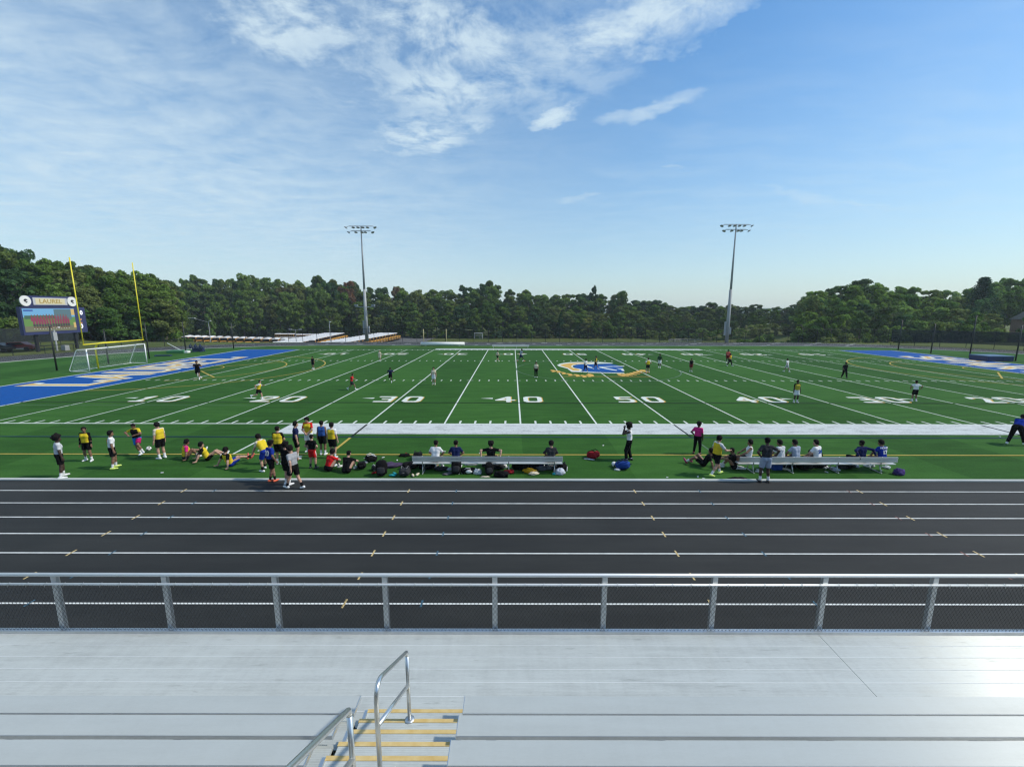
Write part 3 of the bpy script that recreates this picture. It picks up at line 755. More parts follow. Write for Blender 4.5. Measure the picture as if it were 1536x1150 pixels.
for px, pyb, lab in ((635, 512, 'pale yellow foul pole nearer the bus lot on the lower field'), (669, 511.5, 'pale yellow foul pole right of its twin on the lower field')):
    q = gp(px, 513.2, 0); D = 150; zt = h_at(493.5, px, D)
    f = empty('foul_pole', (x_at(px, D, 0), D, terr(0, D)), 0, lab, 'pole', 'foul poles on the lower field')
    zz_ = terr(0, D); f.location.z = zz_
    MB().tube([(0, 0, 0), (0, 0, zt - zz_)], .12, 8).build('pole', mat('pale_yellow_paint', (.55, .50, .25), .6), f, smooth=True); MB().lathe((0, 0, 0), [(.3, 0), (.25, .12)], 8).build('footing', mat('grey_concrete', (.2, .2, .2)), f)

# ------------------------------------------------------------------ tall thin net poles behind the end zones
PB = mat('black_pole_paint', (.012, .014, .014), .5)
PN = mat('dark_net', (.03, .04, .035), .9)
def netpole(x, y, h, lab, grp):
    r = empty('net_pole', (x, y, 0), 0, lab, 'pole', grp)
    MB().tube([(0, 0, 0), (0, 0, h * .5), (0, 0, h)], [.085, .08, .06], 8).build('pole', PB, r, smooth=True)
    MB().lathe((0, 0, 0), [(.16, 0), (.16, .03), (.09, .04)], 10).build('base_plate', PB, r)
    MB().tube([(0, 0, h - .1), (.25, 0, h - .05)], .02, 5).build('hook', PB, r)
for k, (px, pb, pt, lab) in enumerate(((85.5, 555.5, 489, 'black net pole in front of the scoreboard screen'), (163, 545.5, 494, 'black net pole seen through the soccer goal net'),
        (224, 538, 484, 'black net pole between the soccer goal and the green mat'), (279, 529, 482, 'black net pole at the green mat before the buses'), (350.5, 523, 484, 'farthest black net pole behind the left blue end zone'))):
    q = gp(px, pb); netpole(q.x, q.y, h_at(pt, px - 5, q.y), lab, 'net poles behind the left end zone')
for k, (px, pb, pt, lab) in enumerate(((1347, 525, 480, 'farthest black net pole behind the right blue end zone'), (1396, 530, 485, 'black net pole second nearest the far corner of the right end zone'),
        (1454, 535.5, 473, 'tallest black net pole left of the blue landing mat'), (1523, 541.5, 488, 'black net pole at the right end of the blue landing mat'))):
    q = gp(px, pb); netpole(q.x, q.y, h_at(pt, px + 6, q.y), lab, 'net poles behind the right end zone')

# ------------------------------------------------------------------ chain link fences round the track
def mesh_mat(name, c, cover):
    m = bpy.data.materials.new(name); m.use_nodes = True; t = m.node_tree; b = t.nodes['Principled BSDF']
    b.inputs['Base Color'].default_value = (*c, 1); b.inputs['Roughness'].default_value = .8
    tr = t.nodes.new('ShaderNodeBsdfTransparent'); mx_ = t.nodes.new('ShaderNodeMixShader'); mx_.inputs[0].default_value = cover
    t.links.new(tr.outputs[0], mx_.inputs[1]); t.links.new(b.outputs[0], mx_.inputs[2]); t.links.new(mx_.outputs[0], t.nodes['Material Output'].inputs[0])
    return m
FM = mesh_mat('black_chain_link', (.012, .014, .014), .22); WS = mesh_mat('dark_windscreen', (.012, .020, .024), .80)
def fence(pts, h, lab, screen=0, gap=3.0, lift=.05):
    r = empty('chain_link_fence', (pts[0][0], pts[0][1], 0), 0, lab, 'fence'); o = Vector((pts[0][0], pts[0][1], 0))
    V = [Vector((x, y, 0)) - o for x, y in pts]; acc = []
    rl = MB(); ms = MB(); sc_ = MB()
    for a, b in zip(V[:-1], V[1:]):
        n = max(1, round((b - a).length / gap))
        for i in range(n): acc.append(a.lerp(b, i / n))
    acc.append(V[-1])
    for p in acc: MB().tube([p, p + Vector((0, 0, h))], .045, 6).build('post', PB, r)
    up = Vector((0, 0, 1))
    for a, b in zip(V[:-1], V[1:]):
        rl.tube([a + up * h, b + up * h], .03, 5); rl.tube([a + up * .06, b + up * .06], .02, 5)
        n = (b - a).normalized().cross(up) * .05
        ms.quad(a + up * lift + n, b + up * lift + n, b + up * h + n, a + up * h + n)
        if screen: sc_.quad(a + up * .75 + n * 2, b + up * .75 + n * 2, b + up * (h - .02) + n * 2, a + up * (h - .02) + n * 2)
    rl.build('rail', PB, r); ms.build('chain_link_mesh', FM, r)
    if screen: sc_.build('windscreen', WS, r)
    return r
fence([(-62, 91.9), (79, 91.9)], 2.75, 'long black chain link fence along the far edge of the track')
ro = RI + NL * LANE + .9
fence([(AX1 + ro * math.cos(R(a)), CY + ro * math.sin(R(a))) for a in (58, 44, 30, 16, 2, -12, -26)], 3.0, 'black fence with dark windscreen round the right bend of the track', 1)
fence([(AX0 + ro * math.cos(R(a)), CY + ro * math.sin(R(a))) for a in (128, 140, 152, 166, 180, 194)], 1.2, 'low dark fence round the left bend of the track')
fence([(x_at(px, D, 1), D) for px, D in ((-60, 68), (10, 74.5), (60, 79), (118, 86))], 3.4, 'tall dark screened fence under the scoreboard', 1)
q0, q1 = gp(1001, 511.5, -4), gp(1056, 512.5, -4)
bs_ = empty('backstop', (q0.x, q0.y, terr(q0.x, q0.y)), 0, 'grey chain link backstop on the lower grass field', 'backstop')
m_ = MB(); dxx = (q1.x - q0.x)
for i in range(6): m_.tube([(dxx * i / 5, abs(i - 2.5) * -.6, 0), (dxx * i / 5, abs(i - 2.5) * -.6, 3.2)], .06, 6)
m_.tube([(dxx * i / 5, abs(i - 2.5) * -.6, 3.2) for i in range(6)], .05, 6); m_.build('frame', BST, bs_)
m_ = MB()
for i in range(5): m_.quad((dxx * i / 5, abs(i - 2.5) * -.6, 0), (dxx * (i + 1) / 5, abs(i - 1.5) * -.6, 0), (dxx * (i + 1) / 5, abs(i - 1.5) * -.6, 3.2), (dxx * i / 5, abs(i - 2.5) * -.6, 3.2))
m_.build('chain_link_mesh', mesh_mat('grey_chain_link', (.22, .22, .22), .5), bs_)

# ------------------------------------------------------------------ floodlights
PG = mat('galvanised_pole', (.33, .35, .37), .7, 0, var=.1, scale=1.2, spec=.2); PGL = mat('pole_base_steel', (.34, .355, .36), .7, 0, var=.1, scale=1.0, spec=.2)
LH = mat('floodlight_housing', (.30, .33, .36), .7, 0)
def floodlight(px, pyb, pxt, pyt, lab, speakers):
    q = gp(px, pyb); h = h_at(pyt, pxt, q.y)
    r = empty('floodlight_mast', q, 0, lab, 'light pole', 'floodlight masts beyond the track')
    MB().tube([(0, 0, 0), (0, 0, h * .46)], [.38, .28], 12).build('pole_base', PGL, r, smooth=True)
    MB().tube([(0, 0, h * .46), (0, 0, h)], [.23, .11], 12).build('pole', PG, r, smooth=True)
    for z, wv_, n in ((h - .05, 4.9, 6), (h - 1.0, 3.9, 5)):
        a = MB().tube([(-wv_ / 2, -.1, z), (wv_ / 2, -.1, z)], .075, 6).build('cross_arm', PG, r)
        for i in range(n):
            x = -wv_ / 2 + wv_ * i / (n - 1); tw_ = -(x / wv_) * 1.3
            if n == 5 and i == 2: x += .3
            f = MB(); M = Matrix.Translation((x, -.2, z - .38)) @ Matrix.Rotation(tw_, 4, 'Z') @ Matrix.Rotation(R(28), 4, 'X')
            f.lathe((0, 0, 0), [(.14, .32), (.2, .2), (.40, .0), (.43, -.05), (.40, -.07)], 10)
            side = (1 if x > 0 else -1) if i in (0, n - 1) else 0
            f.v = [(v[0] * .85, v[1] * .85, v[2] * .5) for v in f.v]
            f.xf(Matrix.Translation((x + side * .55, -.35, z - .32)) @ Matrix.Rotation(-side * R(28), 4, 'Y') @ Matrix.Rotation(R(-18), 4, 'X'))
            f.tube([(x, -.1, z), (x + side * .4, -.3, z - .2)], .05, 5)
            f.build('floodlight', LH, r, smooth=True)
    for s in (-1, 1):
        MB().box((s * .52, 0, h * (.105 if s > 0 else .125)), (.34, .30, h * (.06 if s > 0 else .12))).build('equipment_box', PGL, r, bevel=.02)
    if speakers:
        k = MB().tube([(-2.1, -.2, h * .305), (2.1, -.2, h * .305)], .07, 6); k.box((-1.8, -.3, h * .32), (.7, .4, .3)); k.box((1.8, -.3, h * .32), (.7, .4, .3)); k.build('speaker_arm', LH, r)
    return r
floodlight(550.5, 511.5, 541.5, 339, 'tall grey floodlight mast with two lamp arms beside the parked buses', True)
floodlight(1089.5, 514, 1103, 336.5, 'tall grey floodlight mast with two lamp arms right of the field backstop', False)

# ------------------------------------------------------------------ scoreboard
SBN = mat('scoreboard_navy', (.030, .038, .115), .5, var=.06); SBF = mat('scoreboard_frame', (.035, .04, .085), .5); SBC = mat('column_black', (.012, .013, .018), .6)
SBX = -75.0; Y0_, Y1_ = 67.4, 77.6
zb, zt = h_at(503, 37, Y0_), h_at(460.5, 30, Y0_)
sb = empty('scoreboard', (SBX, (Y0_ + Y1_) / 2, 0), 0, 'navy scoreboard with lit team picture screen and two round white emblems', 'scoreboard')
hy = (Y1_ - Y0_) / 2
MB().box((-.35, 0, (zb + zt) / 2), (.6, 2 * hy, zt - zb)).build('cabinet', SBN, sb, bevel=.03)
for s in (-1, 1):
    MB().box((-.5, s * hy * .62, (zt + 1.5) / 2), (.35, .35, zt + 1.5), None).build('column', SBC, sb)
hz0, hz1 = zt + .03, zt + 1.75
MB().box((-.4, 0, (hz0 + hz1) / 2), (.4, hy * 1.62, hz1 - hz0)).build('header_panel', SBN, sb, bevel=.03)
EW = mat('white_sign_face', (.72, .72, .70), .5); EK = mat('black_sign_print', (.02, .02, .03), .6); EG = mat('gold_sign_print', (.40, .27, .07), .5)
for y in (-hy * .80, hy * .62):
    d = MB(); d.lathe((0, 0, 0), [(.80, 0), (.80, .12)], 28); d.xf(Matrix.Translation((-.19, y, zt + .95)) @ Matrix.Rotation(R(90), 4, 'Y')); e = d.build('round_emblem', EW, sb)
    h_ = MB()
    for pts in ([(-.38, .1), (-.30, .36), (.05, .46), (.36, .34), (.40, .12), (.12, .16), (.06, -.02), (.16, -.14), (.36, -.12), (.34, -.32), (.04, -.46), (-.06, -.18), (-.3, -.12)],):
        n = len(pts); h_.add([(-.062, y + a * .68, zt + .95 + b * .68) for a, b in pts] + [(-.04, y + a * .68, zt + .95 + b * .68) for a, b in pts], [tuple(range(n, 2 * n))] + [(i, (i + 1) % n, n + (i + 1) % n, n + i) for i in range(n)])
    h_.build('helmet_print', EK, e)
sg1 = MB().box((-.13, -.35, zt + .92), (.08, 5.3, 1.15)).build('name_sign', mat('pale_sign_face', (.45, .46, .50), .5), sb)
t = text_mb('LAUREL', .92, .02, .012); t.v = [(v[0] * 1.12, v[1], v[2]) for v in t.v]
t.xf(Matrix.Translation((-.062, -.35, zt + .92)) @ Matrix.Rotation(R(90), 4, 'Z') @ Matrix.Rotation(R(90), 4, 'X')); t.build('sign_lettering', EG, sg1)
MB().box((-.083, -.35, zt + .92), (.02, 4.6, .90)).build('sign_field', mat('cream_sign_face', (.62, .56, .36), .5), sg1)
# screen with the picture
sx0, sx1, sz0, sz1 = -hy + .22, hy - 1.95, zb + .48, zt - .22
scr = MB().box((-.05, (sx0 + sx1) / 2, (sz0 + sz1) / 2), (.06, sx1 - sx0 + .14, sz1 - sz0 + .14)).build('video_screen', SBF, sb)
def E(n, c, k=.22): return mat(n, tuple(x * .8 for x in c), .4, emit=k)
pic = MB(); SW, SH = sx1 - sx0, sz1 - sz0
lay = [.0]
def pr(u0, v0, u1, v1, m_):
    lay[0] += 1; x = -.018 + lay[0] * .0004
    pic.quad((x, sx0 + u0 * SW, sz0 + v0 * SH), (x, sx0 + u1 * SW, sz0 + v0 * SH), (x, sx0 + u1 * SW, sz0 + v1 * SH), (x, sx0 + u0 * SW, sz0 + v1 * SH), m_)
PM = [E('screen_sky', (.16, .38, .62)), E('screen_grass', (.13, .25, .07)), E('screen_turf', (.17, .17, .10)), E('screen_trees', (.06, .12, .08)), E('screen_shirts', (.26, .045, .10)),
      E('screen_skin', (.20, .10, .07)), E('screen_shorts', (.07, .06, .07)), E('screen_yellow', (.62, .42, .15)), E('screen_white', (.6, .6, .6)), E('screen_banner', (.05, .10, .35)), E('screen_building', (.10, .17, .20))]
pr(0, .62, 1, 1, 0); pr(0, 0, 1, .62, 1); pr(0, 0, 1, .24, 2); pr(.02, .55, .6, .70, 3); pr(.58, .50, .93, .97, 10); pr(.93, .70, 1, .98, 7); pr(.95, .12, 1, .36, 7); pr(.02, .88, .19, .95, 9)
rs = random.Random(3)
for row, (v, c, n) in enumerate(((.60, 4, 13), (.46, 4, 14))):
    for i in range(n):
        u = .13 + .72 * (i + .5 * row) / n; d = rs.uniform(-.02, .02)
        pr(u, v - .14 + d, u + rs.uniform(.030, .042), v + .05 + d, 4); pr(u + .010, v + .05 + d, u + .030, v + .14 + d, 5)
        if row: pr(u, v - .26 + d, u + .040, v - .14 + d, 6); pr(u + .006, v - .34 + d, u + .016, v - .26 + d, 5); pr(u + .026, v - .34 + d, u + .036, v - .26 + d, 5); pr(u + .004, v - .37 + d, u + .018, v - .34 + d, 8)
pr(.60, .13, .65, .18, 8)
pic.build('team_picture', PM, scr)
for txt, y, z, s_ in (('10', hy - .98, zt - .95, 1.0), ('0', hy - 1.0, zb + 1.05, 1.0)):
    t = text_mb(txt, s_, .02, .03); t.xf(Matrix.Translation((-.03, y, z)) @ Matrix.Rotation(R(90), 4, 'Z') @ Matrix.Rotation(R(90), 4, 'X')); t.build('score_digits', E('score_lamps', (.8, .82, .9), .8), sb)
for z in (.52, .38):
    t = MB().box((-.04, hy - .95, zb + (zt - zb) * z), (.02, .3, .28)); t.build('score_digits', E('amber_lamps', (.45, .22, .12), .4), sb)
q = gp(84.5, 526); c = empty('control_cabinet', q, R(-20), 'grey electrical cabinet on a post under the scoreboard', 'cabinet')
MB().box((0, 0, 2.35), (.9, .5, 1.35)).build('cabinet_box', PGL, c, bevel=.03); MB().tube([(.3, 0, 0), (.3, 0, 3.4)], .13, 8).build('post', PGL, c); MB().box((0, -.27, 2.35), (.7, .02, 1.1)).build('door', PG, c)
q = gp(98.5, 525.5); c = empty('utility_box', q, R(-15), 'low grey utility box on the ground right of the scoreboard post', 'utility box')
MB().box((0, 0, .45), (1.0, .6, .8)).build('box_body', PGL, c, bevel=.03); MB().box((0, 0, .04), (1.15, .75, .1)).build('concrete_pad', MATS['grey_concrete'], c); MB().box((0, -.31, .45), (.8, .02, .6)).build('door', PG, c)
# dark storage building behind the board
q = gp(48, 524); 

# ------------------------------------------------------------------ training kit on the turf behind the end zones
GRN = mat('green_mat_vinyl', (.03, .16, .06), .6); DBL = mat('dark_blue_vinyl', (.012, .025, .09), .5); SBL = mat('sled_blue', (.012, .03, .085), .6)
q = gp(267, 529); k = empty('training_mat', q, R(8), 'green rectangular training mat with white end behind the end zone', 'mat')
MB().box((0, 0, .2), (2.4, 1.6, .4)).build('mat_body', GRN, k, bevel=.06); MB().box((1.45, -.2, .15), (.5, .8, .3)).build('white_end', WP, k, bevel=.04); MB().tube([(.3, .2, .4), (-1.6, .4, 1.5)], .04, 6).build('white_pole', WP, k)
q = gp(245, 534); k = empty('agility_bar', q, R(10), 'flat dark blue bar lying on the grass near the green mat', 'bar')
MB().box((0, 0, .1), (2.1, .22, .16)).build('bar', DBL, k, bevel=.03); MB().box((-.95, 0, .06), (.15, .6, .12)).box((.95, 0, .06), (.15, .6, .12)).build('foot', DBL, k)
q = gp(296, 527.5); k = empty('blocking_sled', q, 0, 'dark blue football blocking sled with frame legs near the buses', 'sled')
m_ = MB()
for x in (-.9, 0, .9): m_.tube([(x, .6, .06), (x, -.7, .06)], .05, 6); m_.tube([(x, .5, .06), (x * .8, -.3, 1.35)], .05, 6)
m_.tube([(-1.0, .2, .7), (1.0, .2, .7)], .05, 6); m_.tube([(-.9, -.6, .06), (.9, .6, .06)], .05, 6); m_.build('frame', SBL, k)
for x in (-.8, 0, .8): MB().blob((x, -.38, .85), (.17, .10, .34), 1, .04, flat=False).build('pad', SBL, k, smooth=True)
MB().box((0, .3, .35), (1.7, .5, .5)).build('weight_box', SBL, k, bevel=.05)
q0, q1 = gp(1478, 541.5), gp(1523, 542.5)
k = empty('landing_mat', ((q0.x + q1.x) / 2, (q0.y + q1.y) / 2 + 1.2, 0), R(-3), 'thick dark blue landing mat on the turf behind the right end zone', 'mat')
wd = (q1 - q0).length
MB().box((0, 0, .30), (wd, 2.6, .55)).build('lower_pad', DBL, k, bevel=.06); MB().box((0, 0, .66), (wd + .1, 2.7, .14)).build('top_cover', mat('blue_cover', (.05, .11, .20), .5), k, bevel=.04)
MB().box((wd * .12, -1.33, .3), (.03, .02, .5)).build('seam_flap', mat('blue_cover2', (.03, .06, .14), .5), k)

# ------------------------------------------------------------------ vehicles
BY = mat('bus_yellow', (.70, .34, .05), .45, var=.05); BWH = mat('bus_roof_white', (.84, .84, .83), .45); BGL = mat('vehicle_glass', (.012, .014, .018), .12); BKK = mat('black_trim', (.012, .012, .012), .55); TYR = mat('tyre_rubber', (.012, .012, .012), .85); RIM = mat('wheel_rim', (.45, .36, .08), .5)
LAMP = mat('headlamp_glass', (.6, .6, .58), .2)
def make_bus():
    """faces -y, 10.6 m long, stands on z=0"""
    r = empty('school_bus')
    MB().box((0, 1.15, 1.72), (2.44, 8.3, 2.2)).build('body', BY, r, bevel=.12)
    rf = MB(); n = 9; pr_ = [(-1.20 + 2.4 * i / (n - 1), 2.78 + .30 * math.cos((i / (n - 1) - .5) * math.pi * .95)) for i in range(n)]
    vs = [(x, -3.05, z) for x, z in pr_] + [(x, 5.35, z) for x, z in pr_]
    rf.add(vs, [(i, i + 1, n + i + 1, n + i) for i in range(n - 1)] + [tuple(range(n))[::-1], tuple(range(n, 2 * n))]); rf.add([(-1.2, -3.05, 2.72), (1.2, -3.05, 2.72), (1.2, 5.35, 2.72), (-1.2, 5.35, 2.72)], [(0, 3, 2, 1)])
    rf = rf.build('roof', BWH, r, smooth=False)
    MB().box((0, .2, 3.1), (.6, .6, .06)).box((0, 3.6, 3.1), (.6, .6, .06)).build('roof_hatch', BWH, rf)
    MB().box((0, -3.75, 1.28), (2.05, 1.55, 1.15)).build('hood', BY, r, bevel=.16)
    MB().box((0, -3.03, 2.22), (2.15, .06, .80)).build('windshield', BGL, r)
    MB().box((0, 5.31, 2.2), (1.9, .04, .7)).build('rear_window', BGL, r)
    for s in (-1, 1):
        wn = MB()
        for i in range(10): wn.box((s * 1.225, -2.35 + i * .79, 2.25), (.03, .66, .60))
        wn.build('side_windows', BGL, r)
        MB().box((s * 1.226, 1.2, 1.45), (.02, 8.2, .10)).box((s * 1.226, 1.2, 1.0), (.02, 8.2, .08)).build('rub_rail', BKK, r)
        MB().lathe((0, 0, 0), [(.16, 0), (.16, .04)], 10).xf(Matrix.Translation((s * .78, -4.52, 1.25)) @ Matrix.Rotation(R(90), 4, 'X')).build('headlight', LAMP, r)
        MB().box((s * 1.45, -3.3, 2.1), (.25, .12, .4)).tube([(s * 1.1, -3.1, 2.2), (s * 1.45, -3.3, 2.1)], .03, 5).build('mirror', BKK, r)
        for y in (-3.4, 3.4):
            wh = MB().lathe((0, 0, 0), [(.36, -.14), (.5, -.12), (.5, .12), (.36, .14)], 16).xf(Matrix.Translation((s * 1.08, y, .5)) @ Matrix.Rotation(R(90), 4, 'Y')).build('wheel', TYR, r)
            MB().lathe((0, 0, 0), [(.26, -.15), (.26, .15)], 10).xf(Matrix.Translation((s * 1.08, y, .5)) @ Matrix.Rotation(R(90), 4, 'Y')).build('rim', RIM, wh)
    MB().box((0, -4.62, .72), (2.3, .18, .30)).build('bumper', BKK, r, bevel=.03); MB().box((0, -4.535, 1.35), (1.2, .03, .5)).build('grille', BKK, r)
    MB().box((0, -3.06, 2.72), (1.7, .06, .2)).build('destination_board', BKK, r)
    return r
bus0 = make_bus(); nb_ = [0]
def place_bus(x, y, rz, lab, grp, z=-6.47):
    o = bus0 if nb_[0] == 0 else copy_tree(bus0); nb_[0] += 1
    o.location = (x, y, z); o.rotation_euler = (0, 0, rz); tag(o, lab, 'bus', grp)
for k in range(16):                            # nose towards the field
    px = 268 + 15.5 * k
    x = -125 + k * 3.75; y = 168 - k * 1.2
    lab = ('white roofed yellow school bus parked nose out nearest the blue blocking sled' if k == 0 else 'white roofed yellow school bus parked nose out nearest the white shed' if k == 15
           else 'white roofed yellow school bus parked within the nose out row left of the shed')
    place_bus(x, y, R(rnd.uniform(-1, 1) + 24), lab, 'school buses parked nose out in a row left of the shed')
for k in range(17):
    lab = 'nearest school bus of the white roofed row left of the floodlight mast' if k == 0 else 'school bus in the receding white roofed row left of the floodlight mast'
    place_bus(-70.0 - .42 * k, 138 + 3.35 * k, R(90 + rnd.uniform(-.6, .6)), lab, 'school buses in the receding row left of the mast')
for k in range(17):
    lab = 'nearest school bus of the white roofed row passing behind the floodlight mast' if k == 0 else 'school bus in the receding white roofed row behind the floodlight mast'
    place_bus(-55.5 + .12 * k, 136 + 3.5 * k, R(90 + rnd.uniform(-.6, .6)), lab, 'school buses in the receding row behind the mast')
place_bus(-95, 186, R(88), 'school bus parked side on behind the nose out row', None)
place_bus(-84, 182, R(92), 'school bus parked side on nearest the white shed', None)
# shed, lamps
q = gp(433, 508, -5.0)
sh = empty('storage_shed', (-84, 166, -6.47), R(6), 'small pale grey storage shed standing between the rows of buses', 'shed')
MB().box((0, 0, 1.1), (7.5, 3.2, 2.2)).build('wall', mat('pale_siding', (.55, .55, .53), .7, var=.06), sh)
rf = MB(); rf.add([(-3.9, -1.8, 2.21), (3.9, -1.8, 2.21), (3.9, 0, 2.95), (-3.9, 0, 2.95), (-3.9, 1.8, 2.21), (3.9, 1.8, 2.21)], [(0, 1, 2, 3), (3, 2, 5, 4), (0, 3, 4), (1, 5, 2), (0, 4, 5, 1)]); rf.build('roof', mat('grey_shingle', (.27, .26, .25), .9, var=.2, scale=3), sh)
MB().box((2.4, -1.61, 1.0), (1.0, .04, 2.0)).build('door', EW, sh)
def lamp(px, D, pyt, arms, lab):
    zt_ = h_at(pyt, px, D); x = x_at(px, D, 0); z = terr(x, D)
    r = empty('street_lamp', (x, D, z), 0, lab, 'street lamp'); H_ = zt_ - z
    MB().tube([(0, 0, 0), (0, 0, H_)], [.14, .09], 8).build('pole', PG, r)
    for (ax_, az) in arms:
        MB().tube([(0, 0, H_ - .3), (ax_, 0, H_ + az)], .06, 6).build('arm', PG, r); MB().box((ax_ * 1.08, 0, H_ + az), (abs(ax_) * .35 + .4, .35, .18)).build('lamp_head', WP, r)
lamp(314, 135, 482, ((-4.6, 1.0), (.5, .2)), 'street lamp with one long arm above the nose out buses')
lamp(443, 140, 494, ((-1.5, 0), (1.5, 0)), 'twin armed street lamp standing by the storage shed')
lamp(494.5, 142, 483, ((.3, .1),), 'thin plain lamp pole standing among the bus rows')
def make_car(name, c, lab, loc, rz):
    r = empty('parked_car', loc, rz, lab, 'car'); pm = mat('car_paint_' + name, c, .3, .1)
    n = MB(); pr_ = [(-2.2, .35), (-2.25, .75), (-1.9, .95), (-1.2, 1.0), (-.65, 1.42), (.85, 1.42), (1.5, 1.02), (2.15, .92), (2.25, .6), (2.2, .35)]
    k_ = len(pr_); n.add([(x, -.88, z) for x, z in pr_] + [(x, .88, z) for x, z in pr_], [tuple(range(k_)), tuple(range(k_, 2 * k_))[::-1]] + [(i, k_ + i, k_ + (i + 1) % k_, (i + 1) % k_) for i in range(k_)]); n.build('body', pm, r)
    for s in (-1, 1):
        MB().add([(-1.0, s * .885, 1.0), (-.6, s * .885, 1.36), (.8, s * .885, 1.36), (1.25, s * .885, 1.02)], [(0, 1, 2, 3)]).build('side_window', BGL, r)
        for x in (-1.4, 1.4): MB().lathe((0, 0, 0), [(.2, -.1), (.33, -.1), (.33, .1), (.2, .1)], 14).xf(Matrix.Translation((x, s * .82, .33)) @ Matrix.Rotation(R(90), 4, 'X')).build('wheel', TYR, r)
    MB().box((-2.25, 0, .5), (.06, 1.6, .18)).build('bumper', EW, r); MB().box((0, -.89, .42), (2.6, .03, .12)).build('sill', EW, r)
q = gp(40, 527); make_car('red_car', (.18, .015, .02), 'dark red car with a pale sill parked under the scoreboard', (q.x - 2.5, q.y + 1, 0), R(25))
q = gp(5, 529); make_car('dark_car', (.02, .022, .03), 'dark car parked left of the red one beyond the track', (q.x - 2.5, q.y + 1, 0), R(25))
# brick house at the right
hb = empty('brick_house', (x_at(1568, 128, 0), 128, -2.8), R(-12), 'tan brick house half hidden by trees beyond the right fence', 'house')
MB().box((0, 0, 3.4), (11, 9, 6.8)).build('wall', mat('tan_brick', (.27, .19, .14), .9, var=.15, scale=2.5), hb)
rf = MB(); rf.add([(-5.9, -4.9, 6.81), (5.9, -4.9, 6.81), (5.9, 4.9, 6.81), (-5.9, 4.9, 6.81), (-5.9, 0, 9.4), (5.9, 0, 9.4)], [(0, 1, 5, 4), (2, 3, 4, 5), (0, 4, 3), (1, 2, 5), (0, 3, 2, 1)]); rf.build('roof', MATS['grey_shingle'], hb)
for x in (-3.6, 0, 3.2):
    f = MB().box((x, -4.52, 4.4), (1.3, .06, 1.5)).build('window', EW, hb); MB().box((x, -4.56, 4.4), (1.1, .03, 1.3)).build('pane', BGL, f)
